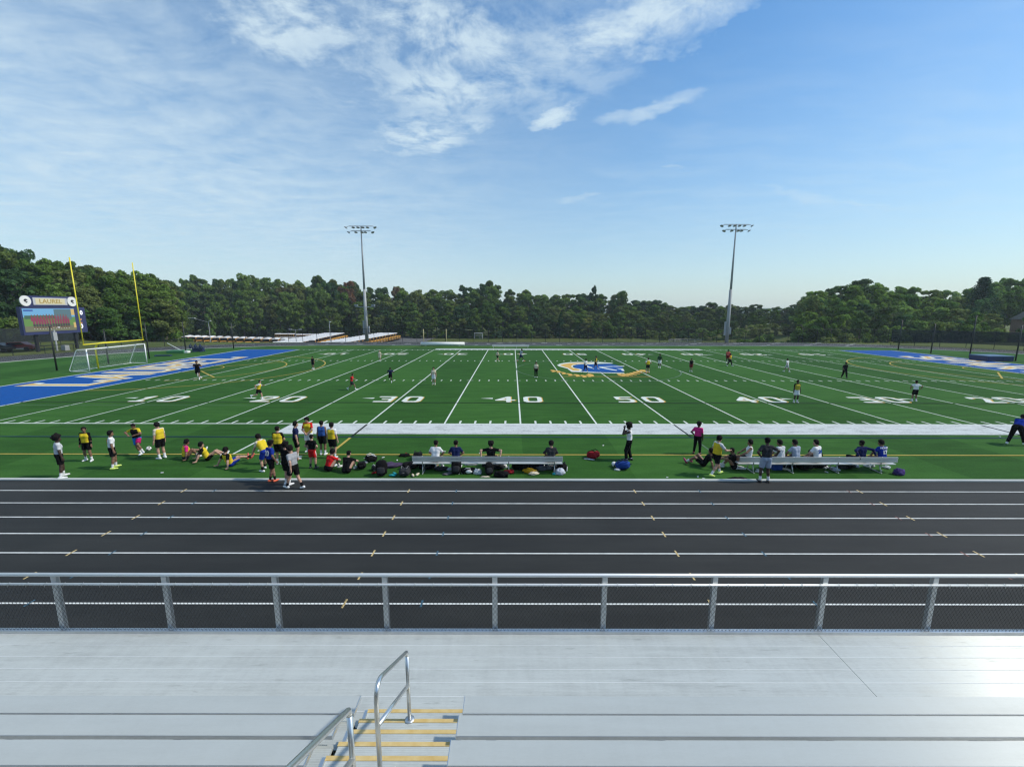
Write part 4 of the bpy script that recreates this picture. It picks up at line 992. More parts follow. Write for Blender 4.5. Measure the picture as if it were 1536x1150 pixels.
# ------------------------------------------------------------------ people
def V3(*a): return np.array(a, float)
def nrm(v): return v / (np.linalg.norm(v) + 1e-12)
class Prim:
    __slots__ = ('a', 'b', 'ra', 'rb', 'cuts')
    def __init__(s, a, b, ra, rb, cuts=()): s.a, s.b, s.ra, s.rb, s.cuts = np.asarray(a, float), np.asarray(b, float), ra, rb, cuts
def surf(prims, h, k=.03, cuts=()):
    """smooth union of tapered capsules -> one closed quad surface (surface nets); cuts = planes (point, outward normal)"""
    lo = np.min([np.minimum(p.a, p.b) - max(p.ra, p.rb) for p in prims], 0) - 2.5 * h
    hi = np.max([np.maximum(p.a, p.b) + max(p.ra, p.rb) for p in prims], 0) + 2.5 * h
    n = np.ceil((hi - lo) / h).astype(int) + 1
    F = np.full(n, .2)
    ax = [lo[i] + np.arange(n[i]) * h for i in range(3)]
    for p in prims:
        m = max(p.ra, p.rb) + k + 2 * h
        i0 = np.maximum(((np.minimum(p.a, p.b) - m - lo) / h).astype(int), 0); i1 = np.minimum(((np.maximum(p.a, p.b) + m - lo) / h).astype(int) + 2, n)
        X = ax[0][i0[0]:i1[0], None, None]; Y = ax[1][None, i0[1]:i1[1], None]; Z = ax[2][None, None, i0[2]:i1[2]]
        d = p.b - p.a; L = d @ d + 1e-9
        t = np.clip(((X - p.a[0]) * d[0] + (Y - p.a[1]) * d[1] + (Z - p.a[2]) * d[2]) / L, 0, 1)
        D = np.sqrt((X - p.a[0] - t * d[0]) ** 2 + (Y - p.a[1] - t * d[1]) ** 2 + (Z - p.a[2] - t * d[2]) ** 2) - (p.ra + t * (p.rb - p.ra))
        for (c, nn) in p.cuts: D = np.maximum(D, (X - c[0]) * nn[0] + (Y - c[1]) * nn[1] + (Z - c[2]) * nn[2])
        S = F[i0[0]:i1[0], i0[1]:i1[1], i0[2]:i1[2]]
        q = np.maximum(k - np.abs(S - D), 0) / k
        F[i0[0]:i1[0], i0[1]:i1[1], i0[2]:i1[2]] = np.minimum(S, D) - q * q * k * .25
    for (c, nn) in cuts:
        F = np.maximum(F, (ax[0][:, None, None] - c[0]) * nn[0] + (ax[1][None, :, None] - c[1]) * nn[1] + (ax[2][None, None, :] - c[2]) * nn[2])
    ins = F < 0
    c8 = [ins[a:n[0] - 1 + a, b:n[1] - 1 + b, c:n[2] - 1 + c] for a in (0, 1) for b in (0, 1) for c in (0, 1)]
    cnt = sum(x.astype(np.int8) for x in c8); act = (cnt > 0) & (cnt < 8)
    idx = np.argwhere(act)
    if len(idx) == 0: return [], []
    offs = np.array([(a, b, c) for a in (0, 1) for b in (0, 1) for c in (0, 1)])
    vals = np.stack([F[idx[:, 0] + o[0], idx[:, 1] + o[1], idx[:, 2] + o[2]] for o in offs], 1)
    pos = np.zeros((len(idx), 3)); num = np.zeros(len(idx))
    for i in range(8):
        for j in range(i + 1, 8):
            if np.abs(offs[i] - offs[j]).sum() != 1: continue
            s = (vals[:, i] < 0) != (vals[:, j] < 0)
            t = np.where(s, vals[:, i] / np.where(np.abs(vals[:, i] - vals[:, j]) < 1e-9, 1, vals[:, i] - vals[:, j]), 0)
            pos += s[:, None] * (offs[i] + t[:, None] * (offs[j] - offs[i])); num += s
    verts = lo + (idx + pos / num[:, None]) * h
    im = np.full(act.shape, -1, int); im[idx[:, 0], idx[:, 1], idx[:, 2]] = np.arange(len(idx))
    faces = []
    for a in range(3):
        b, c = (a + 1) % 3, (a + 2) % 3
        s0 = [slice(None)] * 3; s1 = [slice(None)] * 3; s0[a] = slice(0, -1); s1[a] = slice(1, None)
        e = np.argwhere(ins[tuple(s0)] != ins[tuple(s1)])
        e = e[(e[:, b] > 0) & (e[:, c] > 0) & (e[:, b] < n[b] - 1) & (e[:, c] < n[c] - 1)]
        q = []
        for db, dc in ((-1, -1), (0, -1), (0, 0), (-1, 0)):
            g = e.copy(); g[:, b] += db; g[:, c] += dc; q.append(im[g[:, 0], g[:, 1], g[:, 2]])
        q = np.stack(q, 1); fl = ins[e[:, 0], e[:, 1], e[:, 2]]
        q[~fl] = q[~fl][:, ::-1]; q = q[(q >= 0).all(1)]; faces.append(q)
    return verts.tolist(), [tuple(f) for f in np.concatenate(faces).tolist()]

def ik(a, c, l1, l2, pole):
    d = c - a; Ld = np.linalg.norm(d); mxl = (l1 + l2) * .998
    if Ld > mxl: c = a + d * (mxl / Ld); d = c - a; Ld = mxl
    x = (l1 * l1 - l2 * l2 + Ld * Ld) / (2 * Ld); hh = math.sqrt(max(l1 * l1 - x * x, 0)); nn = d / Ld
    p = pole - nn * (pole @ nn); p = nrm(p); return a + nn * x + p * hh, c
def rotm(ax, deg): return np.array(Matrix.Rotation(R(deg), 3, ax))
DEF = dict(P=(0, 0, .95), lean=2, side=0, twist=0, hyaw=0, hpit=8, fl=(-.11, .02, .085), fr=(.11, -.02, .085), tl=(-.22, 1, 0), tr=(.22, 1, 0), kl=(-.1, 1, .1), kr=(.1, 1, .1),
           hl=(-.245, .06, .86), hr=(.245, .06, .86), el=(-.5, -1, 0), er=(.5, -1, 0))
POSES = {
 'stand': {}, 'stand_wide': dict(fl=(-.17, .06, .085), fr=(.17, -.06, .085)),
 'walk': dict(P=(0, 0, .93), lean=4, fl=(-.09, .30, .10), fr=(.10, -.30, .13), tl=(-.1, 1, .1), tr=(.1, 1, -.3), hl=(-.26, -.16, .90), hr=(.25, .24, .95)),
 'run': dict(P=(0, 0, .92), lean=14, fl=(-.08, .22, .09), fr=(.09, -.55, .42), tl=(0, 1, 0), tr=(0, .3, -1), hl=(-.22, .42, 1.22), hr=(.25, -.12, 1.05)),
 'run2': dict(P=(0, 0, .92), lean=12, fl=(-.08, -.42, .22), fr=(.09, .38, .16), tl=(0, .6, -.8), tr=(0, 1, .2), hl=(-.24, -.1, 1.05), hr=(.22, .42, 1.20)),
 'hips': dict(hl=(-.17, .05, 1.0), hr=(.17, .05, 1.0), el=(-1, -.5, 0), er=(1, -.5, 0), fl=(-.15, 0, .085), fr=(.15, 0, .085)),
 'fold': dict(hl=(.06, .20, 1.20), hr=(-.06, .22, 1.22), el=(-1, .1, -.3), er=(1, .1, -.3)),
 'front': dict(hl=(-.05, .19, .98), hr=(.05, .20, .98), el=(-1, -.2, 0), er=(1, -.2, 0)),
 'kick': dict(P=(0, 0, .92), lean=6, fl=(-.08, .0, .085), fr=(.34, .20, .26), tr=(.5, .9, .1), hl=(-.10, .26, 1.12), hr=(.18, .30, 1.14), el=(-1, -.2, .1), er=(1, -.2, .2)),
 'phone': dict(P=(0, 0, .94), hl=(-.07, .24, 1.50), hr=(.09, .24, 1.50), el=(-.5, .2, -1), er=(.5, .2, -1), hpit=14, fl=(-.10, .10, .085), fr=(.10, -.10, .085)),
 'stoop': dict(P=(0, -.12, .92), lean=38, hpit=10, fl=(-.13, -.05, .085), fr=(.13, .22, .085), hl=(-.22, .46, .72), hr=(.2, .36, .80)),
 'cross': dict(P=(0, 0, .94), side=-4, fl=(.10, .06, .085), fr=(-.06, -.06, .085), hl=(-.24, .10, .88), hr=(.24, .10, .90)),
 'sit_back': dict(P=(0, 0, .12), lean=-30, fl=(-.12, .72, .09), fr=(.14, .60, .08), kl=(-.1, .2, 1), kr=(.2, .2, 1), hl=(-.30, -.46, .045), hr=(.30, -.44, .045), tl=(-.2, .5, .9), tr=(.3, .9, .1), el=(-.6, -1, .3), er=(.6, -1, .3), hpit=20),
 'sit_hunch': dict(P=(0, 0, .12), lean=22, fl=(-.14, .46, .08), fr=(.14, .46, .08), kl=(-.3, .2, 1), kr=(.3, .2, 1), hl=(-.10, .50, .36), hr=(.12, .50, .36), el=(-1, 0, -.2), er=(1, 0, -.2), hpit=18),
 'sit_v': dict(P=(0, 0, .12), lean=-20, fl=(-.10, .80, .12), fr=(.32, .74, .24), kl=(-.1, .2, 1), kr=(.2, .2, 1), tl=(-.1, .2, 1), tr=(.4, .5, .9), hl=(-.34, -.36, .045), hr=(.34, -.30, .045), el=(-.6, -1, .3), er=(.6, -1, .3), hpit=26),
 'bench': dict(P=(0, 0, .56), lean=10, fl=(-.14, .44, .085), fr=(.14, .46, .085), kl=(-.2, .6, 1), kr=(.2, .6, 1), hl=(-.16, .34, .64), hr=(.16, .34, .64), el=(-1, -.4, 0), er=(1, -.4, 0), hpit=14),
 'bench_wide': dict(P=(0, .06, .54), lean=-8, fl=(-.20, .46, .085), fr=(.20, .46, .085), kl=(-.3, .6, 1), kr=(.3, .6, 1), hl=(-.40, -.20, .74), hr=(.40, -.20, .74), el=(-1, -.2, .2), er=(1, -.2, .2), hpit=12),
}
SK = {'dk': mat('dark_skin', (.050, .026, .017), .55), 'md': mat('brown_skin', (.20, .105, .065), .55), 'lt': mat('light_skin', (.42, .245, .175), .55)}
HAIR = mat('black_hair', (.009, .007, .007), .8, spec=.12, bump=.8, bscale=60); EYE = mat('dark_eye', (.01, .008, .008), .3); LIP = mat('lip', (.16, .06, .05), .5)
CL = {'white': (.70, .71, .72), 'grey': (.30, .31, .33), 'lgrey': (.52, .54, .57), 'black': (.008, .008, .009), 'char': (.035, .037, .04), 'yellow': (.62, .47, .030), 'navy': (.012, .018, .070), 'royal': (.012, .035, .28),
      'blue': (.030, .085, .30), 'red': (.56, .020, .022), 'pink': (.62, .03, .20), 'magenta': (.36, .012, .11), 'cream': (.62, .55, .42), 'sky': (.02, .19, .56), 'orange': (.72, .13, .06), 'neon': (.60, .75, .16), 'maroon': (.14, .015, .02), 'slate': (.30, .35, .44), 'dgreen': (.02, .06, .03), 'coral': (.66, .12, .10), 'olive': (.42, .36, .05)}
def cloth(c): return mat(c + '_cloth', CL[c], .9, var=.10, scale=7, spec=.06, bump=.35, bscale=14)
def leather(c): return mat(c + '_shoe', CL[c], .5)
def person(label, loc, yaw, pose, H=1.76, res=.016, skin='md', top=('tee', 'white'), bib=None, bot=('shorts', 'black'), socks='white', shoes='white', hair='short', number=None, group=None, stripe=None, left_leg=None, **ov):
    q = dict(DEF); q.update(POSES[pose]); q.update(ov)
    P = V3(*q['P'])
    M = rotm('X', -q['lean']) @ rotm('Y', q['side']); T = M @ V3(0, 0, 1); Rr = M @ V3(1, 0, 0); Fw = M @ V3(0, 1, 0)
    M2 = M @ rotm('Z', q['twist']); R2 = M2 @ V3(1, 0, 0); F2 = M2 @ V3(0, 1, 0)
    nb = P + T * .50
    Mh = rotm('X', -q['lean'] * .35) @ rotm('Z', q['twist'] * .6 + q['hyaw']) @ rotm('X', -q['hpit'] + 4); Hu, Hf, Hr = Mh @ V3(0, 0, 1), Mh @ V3(0, 1, 0), Mh @ V3(1, 0, 0)
    hc = nb + T * .035 + Hu * .135 + Hf * .018
    S = {}; body = []
    for s, k in ((-1, 'l'), (1, 'r')):
        hip = P + Rr * s * .088 - T * .02; ft = V3(*q['f' + k]); knee, ank = ik(hip, ft, .43, .425, V3(*q['k' + k]))
        sh = nb + R2 * s * .160 - T * .058; elb, wr = ik(sh, V3(*q['h' + k]), .285, .255, V3(*q['e' + k]))
        toe = nrm(V3(*q['t' + k])); sd_ = nrm(ank - knee); dn = nrm(sd_ - toe * (sd_ @ toe))
        S[k] = dict(hip=hip, knee=knee, ank=ank, sh=sh, elb=elb, wr=wr, toe=toe, dn=dn)
    tor = []
    for s in (-1, 1):
        tor += [(P + Rr * s * .070 - T * .02, P + T * .16 + Rr * s * .050, .104, .092), (P + T * .16 + Rr * s * .050, P + T * .35 + R2 * s * .072 + F2 * .01, .092, .104), (P + T * .35 + R2 * s * .072 + F2 * .01, nb - T * .065 + R2 * s * .105, .104, .066)]
    yoke = [(nb - T * .035, S[k]['sh'] + T * .005, .056, .052) for k in 'lr']
    body += [Prim(*t) for t in tor + yoke]
    body += [Prim(nb - T * .03, hc - Hu * .07 - Hf * .02, .056, .050), Prim(hc - Hu * .045 + Hf * .022, hc + Hu * .035 - Hf * .012, .070, .092), Prim(hc - Hu * .090 + Hf * .058, hc - Hu * .06 + Hf * .04, .030, .045),
             Prim(hc + Hf * .088 - Hu * .005, hc + Hf * .108 - Hu * .030, .010, .015)]
    for s in (-1, 1): body.append(Prim(hc + Hr * s * .086 - Hu * .030 - Hf * .012, hc + Hr * s * .090 + Hu * .015 - Hf * .016, .014, .018))
    fing = MB()
    for s, k in ((-1, 'l'), (1, 'r')):
        g = S[k]; kn = g['knee']; cal = kn * .68 + g['ank'] * .32 - nrm(np.cross(g['ank'] - kn, Rr)) * .0
        fa = nrm(g['wr'] - g['elb'])
        body += [Prim(g['hip'], kn, .094, .058), Prim(kn, cal, .056, .056), Prim(cal, g['ank'], .056, .037),
                 Prim(g['ank'] + g['dn'] * .035 - g['toe'] * .045, g['ank'] + g['dn'] * .05 + g['toe'] * .13, .036, .028), Prim(g['ank'], g['ank'] + g['dn'] * .03 + g['toe'] * .06, .036, .034),
                 Prim(g['sh'], g['elb'], .054, .041), Prim(g['elb'], g['elb'] * .65 + g['wr'] * .35, .042, .041), Prim(g['elb'] * .65 + g['wr'] * .35, g['wr'], .041, .027)]
        hd = fa
        if q['h' + k][2] < .1: hd = nrm(V3(fa[0] * .6 + s * .2, fa[1] - .3, 0))
        pn = nrm(np.cross(hd, V3(0, 0, 1)) if abs(hd[2]) < .8 else V3(s, 0, 0)); up = np.cross(pn, hd)
        side, flat = (pn, up) if q['h' + k][2] < .1 else (nrm(F2 - hd * (F2 @ hd)), V3(0, 0, 0))
        if np.linalg.norm(flat) < .5: flat = np.cross(side, hd)
        for o in (-.018, .018): body.append(Prim(g['wr'] + side * o * .4, g['wr'] + hd * .078 + side * o, .024, .020))
        inw = flat * (-s if (flat @ Rr) * s > 0 else s) if abs(flat @ Rr) > .2 else flat
        if res < .02:
            for i, (o, Lf) in enumerate(((-.031, .060), (-.010, .072), (.011, .076), (.031, .068))):
                b0 = g['wr'] + hd * .080 + side * o; b1 = b0 + hd * Lf * .5 + inw * .006; b2 = b1 + hd * Lf * .42 + inw * (.020 if q['h' + k][2] > .1 else .0)
                fing.tube([b0.tolist(), b1.tolist(), b2.tolist()], [.0098, .0088, .0072], 5)
            b0 = g['wr'] + hd * .030 + side * .030; b1 = b0 + hd * .030 + side * .026; b2 = b1 + hd * .030 + side * .004
            fing.tube([b0.tolist(), b1.tolist(), b2.tolist()], [.013, .011, .008], 5)
    sc_ = H / 1.78
    root_mats = [SK[skin], EYE, LIP]
    b = MB(); v, f = surf(body, res * .9, .030); b.add(v, f); 
    if fing.v: b.add(fing.v, fing.f)
    for s in (-1, 1):                              # eyes, brows, mouth
        c = hc + Hr * s * .033 + Hf * .090 + Hu * .012
        b.add([(c + Hr * x * .014 + Hu * y * .007 + Hf * (.010 - .012 * abs(x))).tolist() for x, y in ((-1, 0), (0, -1), (1, 0), (0, 1))], [(0, 1, 2, 3)], 1)
        c = c + Hu * .022 + Hf * .001
        b.add([(c + Hr * x * .018 + Hu * y * .004 + Hf * .010).tolist() for x, y in ((-1, -1), (1, -1), (1, 1), (-1, 1))], [(0, 1, 2, 3)], 1)
    c = hc - Hu * .062 + Hf * .092
    b.add([(c + Hr * x * .022 + Hu * y * .006 + Hf * (.010 - .012 * abs(x))).tolist() for x, y in ((-1, 0), (0, -1), (1, 0), (0, 1))], [(0, 1, 2, 3)], 2)
    o = b.build('person', root_mats, None, smooth=True)
    def wear(name, prims, m, k=.03, cuts=(), rs=None):
        vv, ff = surf(prims, rs or res, k, cuts)
        if not vv: return None
        return MB().add(vv, ff).build(name, m, o, smooth=True)
    neckcut = (nb + T * .012, T)
    # lower half
    kind, c = bot
    low = [Prim(a, b_, ra + .022, rb + .022) for a, b_, ra, rb in (tor[0], tor[3])]
    for k in 'lr':
        g = S[k]; kn, hp = g['knee'], g['hip']; d = nrm(kn - hp)
        if kind == 'shorts': e = hp * .20 + kn * .80; low.append(Prim(hp, e + d * .08, .108, .098, ((e, d),)))
        elif kind == 'short': e = hp * .42 + kn * .58; low.append(Prim(hp, e + d * .08, .106, .100, ((e, d),)))
        else:
            w = .016 if kind == 'leggings' else .026; d2 = nrm(g['ank'] - kn); e = g['ank'] - d2 * .03
            low += [Prim(hp, kn, .094 + w, .060 + w), Prim(kn, g['ank'], .058 + w, .042 + w, ((e, d2),))]
    lo_o = wear('shorts' if kind.startswith('short') else 'trousers' if kind == 'pants' else 'leggings', low, cloth(c), .03, ((P + T * .07, T),))
    if left_leg:
        g = S['l']; e = g['hip'] * .20 + g['knee'] * .80; d = nrm(g['knee'] - g['hip'])
        x = wear('shorts_leg', [Prim(g['hip'], e + d * .08, .114, .104, ((e + d * .004, d),))], cloth(left_leg), .02, ((P + T * .03, T), (P - Rr * .004, Rr)))
    if stripe:
        g = S['r']; a, e = g['hip'] + Rr * .095, g['hip'] * .25 + g['knee'] * .75 + Rr * .09
        MB().tube([a.tolist(), ((a + e) / 2 + Rr * .004).tolist(), e.tolist()], .022, 6).build('side_stripe', cloth(stripe), o, smooth=True)
    # upper half
    kind, c = top
    hem = P - T * (.08 if kind != 'tank' else .02)
    up_ = [Prim(a, b_, ra + .016, rb + .016) for a, b_, ra, rb in tor]
    if kind != 'tank':
        up_ += [Prim(a, b_, ra + .014, rb + .018) for a, b_, ra, rb in yoke]
        for k in 'lr':
            g = S[k]; d = nrm(g['elb'] - g['sh'])
            if kind == 'tee': e = g['sh'] * .30 + g['elb'] * .70; up_.append(Prim(g['sh'], e + d * .06, .062, .064, ((e, d),)))
            else:
                d2 = nrm(g['wr'] - g['elb']); e = g['wr'] - d2 * .01
                up_ += [Prim(g['sh'], g['elb'], .064, .053), Prim(g['elb'], g['wr'], .053, .037, ((e, d2),))]
    else:
        for s, k in ((-1, 'l'), (1, 'r')): up_.append(Prim(nb - T * .05, nb - T * .05 + R2 * s * .10, .062, .068))
    up_cuts = ((hem, -T), neckcut)
    sh_o = wear('shirt' if kind != 'tank' else 'tank_top', up_, cloth(c), .035, up_cuts)
    if bib:
        bb_ = [Prim(a, b_, ra + .028, rb + .026) for a, b_, ra, rb in tor] + [Prim(nb - T * .06, nb - T * .06 + R2 * s * .115, .070, .076) for s in (-1, 1)]
        wear('bib', bb_, cloth(bib), .04, ((P + T * .02, -T), (nb - T * .012, T)))
    for k in 'lr':
        g = S[k]; d2 = nrm(g['ank'] - g['knee'])
        if socks:
            a = g['knee'] * .38 + g['ank'] * .62
            wear('sock', [Prim(a, g['ank'], .053, .043), Prim(g['ank'], g['ank'] + g['dn'] * .03, .043, .04)], cloth(socks), .02, ((a, -d2),))
        bs = g['ank'] + g['dn'] * .040
        wear('shoe', [Prim(bs - g['toe'] * .055, bs + g['toe'] * .045, .046, .050), Prim(bs + g['toe'] * .045, bs + g['dn'] * .008 + g['toe'] * .165, .046, .034), Prim(g['ank'] + g['dn'] * .012 - g['toe'] * .02, bs, .047, .046)], leather(shoes), .025, ((g['ank'] + g['dn'] * .078, g['dn']), (g['ank'] - g['dn'] * .012, -g['dn'])))
    # hair
    face = (hc + Hf * .048 + Hu * .020, nrm(Hf * .92 - Hu * .40)); low_c = (hc - Hu * .055, nrm(-Hu + Hf * .15))
    if hair == 'short': hp_ = [Prim(hc - Hu * .02 - Hf * .006, hc + Hu * .040 - Hf * .014, .088, .100)]
    elif hair == 'curly': hp_ = [Prim(hc - Hu * .01 - Hf * .02, hc + Hu * .05 - Hf * .018, .098, .122)] + [Prim(hc + Hr * a + Hf * b_ + Hu * .11, hc + Hr * a + Hf * b_ + Hu * .125, .045, .045) for a, b_ in ((-.06, .03), (.05, .04), (0, -.06), (.08, -.03), (-.08, -.02))]
    elif hair == 'afro': hp_ = [Prim(hc + Hu * .035 - Hf * .03, hc + Hu * .055 - Hf * .025, .140, .150)]
    elif hair == 'mop': hp_ = [Prim(hc - Hu * .03 - Hf * .022, hc + Hu * .048 - Hf * .012, .102, .112)]
    else: hp_ = [Prim(hc + Hu * .01 - Hf * .008, hc + Hu * .046 - Hf * .01, .092, .101)]
    if hair in ('short', 'mop', 'curly', 'afro'):
        hr_ = random.Random(len(label) * 7 + int(abs(loc[0]) * 10)); R0 = {'short': .088, 'mop': .098, 'curly': .115, 'afro': .150}[hair]; C0 = hp_[0].b
        for i in range({'short': 9, 'mop': 14, 'curly': 16, 'afro': 22}[hair]):
            dv = V3(hr_.gauss(0, 1), hr_.gauss(0, 1), abs(hr_.gauss(0, 1)) - .35); dv = nrm(dv); dv = Hr * dv[0] + Hf * dv[1] + Hu * dv[2]; rb_ = R0 * hr_.uniform(.16, .30)
            hp_.append(Prim(C0 + dv * R0 * .92, C0 + dv * R0 * hr_.uniform(.95, 1.08), rb_, rb_ * .8))
    hm_ = HAIR if hair != 'cap' else cloth('black')
    if hair == 'afro': face = (hc + Hf * .068 + Hu * .03, nrm(Hf * .9 - Hu * .45)); low_c = (hc - Hu * .075, -Hu)
    ho = wear('hair' if hair != 'cap' else 'cap', hp_, hm_, .02, (face, low_c), rs=min(res, .016))
    if hair == 'cap' and ho:
        MB().add([(hc + Hr * x + Hf * y + Hu * z).tolist() for x, y, z in ((-.08, .07, .045), (.08, .07, .045), (.06, .17, .03), (-.06, .17, .03), (-.08, .07, .057), (.08, .07, .057), (.06, .17, .042), (-.06, .17, .042))],
                 [(0, 3, 2, 1), (4, 5, 6, 7), (0, 1, 5, 4), (1, 2, 6, 5), (2, 3, 7, 6), (3, 0, 4, 7)]).build('peak', hm_, ho)
    if number:
        txt, cc, big = number[:3]; t = text_mb(txt, .30 if big else .22, .006, .010)
        if len(number) > 3:
            t2 = text_mb(number[3], .11, .006, .004); t2.v = [(v[0], v[1] + .19, v[2]) for v in t2.v]; t.add(t2.v, t2.f)
        org = P + T * (.30 if len(number) <= 3 else .27) - F2 * .133
        mt = cloth(cc)
        # bend the print round the back
        t.v = [tuple((org + R2 * v[0] + T * v[1] + F2 * (-(v[2]) + .9 * v[0] ** 2 + .25 * max(0, v[1]) ** 2)).tolist()) for v in t.v]
        t.build('back_number', mt, sh_o or o)
    o.location = loc; o.rotation_euler = (0, 0, R(yaw)); o.scale = (sc_,) * 3
    # rest on the ground: lowest vertex of all pieces
    if pose[:5] != 'bench':
        z = min(min(vv.co.z for vv in x.data.vertices) for x in [o] + kids(o)); o.location.z = loc[2] - z * sc_ + .004
    tag(o, label, 'person', group)
    return o
NG = 'players waiting on the near turf'; FG = 'players spread over the far part of the field'; SG = 'people sitting on the team benches'
def stander(px, pf, ph, label, yaw, pose, H=None, group=NG, **k):
    g = gp(px, pf)
    if H is None: H = min(1.95, max(1.5, h_at(ph, px, g.y)))
    return person(label, (g.x, g.y, 0), yaw, pose, H=H, group=group, res=.015 if g.y < 26 else .026, **k)
Yb = dict(bib='yellow')
stander(94, 716, 650, 'person in plain light grey tee and patterned black shorts at the turf edge', -38, 'stand_wide', skin='dk', top=('tee', 'lgrey'), hair='afro', H=1.8, hyaw=-15)
stander(134, 691, 639, 'person in yellow bib over black long sleeves facing the stand', 190, 'stand_wide', skin='md', top=('long', 'black'), hair='short', hyaw=30, **Yb)
stander(172, 702, 645, 'person in white jersey and neon green shoes beside the grey tee', -48, 'stand_wide', skin='md', top=('tee', 'white'), shoes='neon', hair='mop', hyaw=-20, number=('7', 'red', True))
stander(209, 682, 632, 'person in half blue half magenta shorts kicking a ball', 186, 'kick', skin='md', top=('tee', 'yellow'), bib='black', bot=('shorts', 'sky'), left_leg='magenta', hair='short', hpit=26, fr=(-.10, 0, .085), fl=(-.36, .22, .24), tl=(-.5, .9, .1), tr=(.1, 1, 0), kr=(.1, 1, .1))
stander(244, 687.5, 634, 'person in yellow bib over cream sleeves with striped black shorts watching the ball', 72, 'stand', skin='lt', top=('tee', 'cream'), hair='mop', hyaw=25, hpit=16, stripe='white', H=1.74, **Yb)
def sitter(px, py, label, yaw, pose, **k):
    g = gp(px, py); return person(label, (g.x, g.y, 0), yaw, pose, H=1.76, group=NG, res=.015, **k)
sitter(279, 689, 'person sitting on turf in yellow bib over pink shirt and grey leggings', -42, 'sit_hunch', skin='md', top=('tee', 'pink'), bot=('leggings', 'char'), hair='mop', lean=6, fl=(-.10, .78, .20), tl=(-.1, .4, .9), hr=(.30, -.05, .05), hl=(-.2, .25, .35), **Yb)
sitter(312, 690, 'person leaning back on both hands in yellow bib with bent bare knees', -55, 'sit_back', skin='lt', top=('tee', 'black'), bot=('short', 'black'), hair='mop', lean=-24, **Yb)
sitter(346, 699, 'person leaning back on turf in yellow bib with orange shoes stretched out', -28, 'sit_v', skin='lt', top=('tee', 'black'), bot=('shorts', 'royal'), socks='black', shoes='coral', hair='mop', **Yb)
stander(398, 706, 656, 'person stooping in yellow bib over blue shorts', 62, 'stoop', skin='lt', top=('tee', 'cream'), bot=('shorts', 'royal'), socks='black', hair='mop', H=1.76, hyaw=10, **Yb)
stander(409, 722, 660, 'person in royal blue jersey number 20 with crossed legs and orange shoes', -35, 'cross', skin='md', top=('tee', 'royal'), socks='black', shoes='orange', hair='curly', number=('20', 'white', True), hpit=20)
stander(432, 727, 667, 'person all in black with big curly hair and white shoes at the track edge', -22, 'stand', skin='lt', top=('tee', 'black'), hair='curly', H=1.76)
stander(443, 733, 669, 'person in grey tee and black shorts stepping onto the track', 68, 'walk', skin='lt', top=('tee', 'grey'), socks='black', hair='curly', hpit=26, H=1.76)
stander(420, 696, 641, 'person seen from behind in yellow bib over black shirt and shorts', 4, 'front', skin='lt', top=('tee', 'black'), hair='short', H=1.76, **Yb)
stander(446, 688, 633, 'tall person in navy tee and dark shorts turned to the right', -62, 'stand', skin='lt', top=('tee', 'navy'), bot=('shorts', 'black'), hair='mop', H=1.8)
stander(470, 702, 651, 'person in black tee and red shorts with hands on hips', -10, 'hips', skin='lt', top=('tee', 'black'), bot=('shorts', 'red'), socks='char', shoes='char', hair='cap', stripe='white')
stander(465, 677, 624, 'person facing the stand in yellow bib over red jersey and white shorts', 178, 'front', skin='lt', top=('tee', 'red'), bot=('shorts', 'white'), hair='mop', hpit=20, **Yb)
stander(485, 682, 630, 'person seen from behind in bright blue shirt and black shorts', 2, 'stand', skin='md', top=('tank', 'blue'), hair='short')
stander(500, 687, 633, 'person in yellow bib over white shirt with black shorts near the yellow line', -6, 'stand', skin='lt', top=('tee', 'white'), hair='mop', **Yb)
sitter(493, 706, 'person in red shirt sitting hunched on the turf', -28, 'sit_hunch', skin='lt', top=('tee', 'red'), bot=('shorts', 'black'), hair='mop')
sitter(520, 709, 'person in black shirt sitting on the turf beside the red shirt', -10, 'sit_hunch', skin='lt', top=('tee', 'black'), hair='short')
stander(943, 690.5, 641, 'person with afro in white tank top and black trousers holding hands to face', 72, 'phone', skin='dk', top=('tank', 'white'), bot=('pants', 'black'), shoes='black', hair='afro', H=1.78)
stander(1045, 681, 632, 'person in hot pink shirt and black leggings with one hand on hip', -38, 'hips', skin='dk', top=('tee', 'pink'), bot=('leggings', 'black'), socks='coral', shoes='black', hair='curly', hr=(.24, .05, .86), hyaw=-30)
sitter(1056, 699, 'person in black leaning back on turf below the pink shirt', 52, 'sit_back', skin='md', top=('tee', 'black'), bot=('shorts', 'black'), hair='mop', shoes='magenta')
stander(1073, 713, 657, 'person in yellow bib with light sleeves walking with raised forearm', -72, 'walk', skin='lt', top=('tee', 'lgrey'), shoes='neon', hair='mop', H=1.76, hr=(.20, .42, 1.12), hl=(-.2, .3, 1.1), **Yb)
sitter(1101, 703, 'person in black sitting with knees drawn up beside the bench end', 58, 'sit_hunch', skin='md', top=('tee', 'black'), bot=('short', 'black'), hair='short', lean=8)
stander(1146, 723, 661, 'broad person in black shirt and pale grey shorts with hand on hip', -6, 'hips', skin='dk', top=('tee', 'char'), bot=('shorts', 'slate'), shoes='black', hair='cap', H=1.86, hl=(-.20, .0, 1.02), hr=(.46, .16, 1.10), er=(1, -.4, -.3))
stander(1523, 667, 617, 'person in blue shirt and black trousers bending at the field edge', -62, 'stoop', skin='dk', top=('long', 'royal'), bot=('pants', 'black'), hair='short', lean=52, H=1.85, fl=(-.25, -.12, .085), fr=(.25, .2, .085), hl=(-.22, .30, .50), hr=(.22, .34, .52))
def bencher(px, D, label, yaw=0, pose='bench', off=.30, **k):
    x = x_at(px, D, 1.0); return person(label, (x, D + off, 0), yaw, pose, H=1.76, group=SG, res=.015, **k)
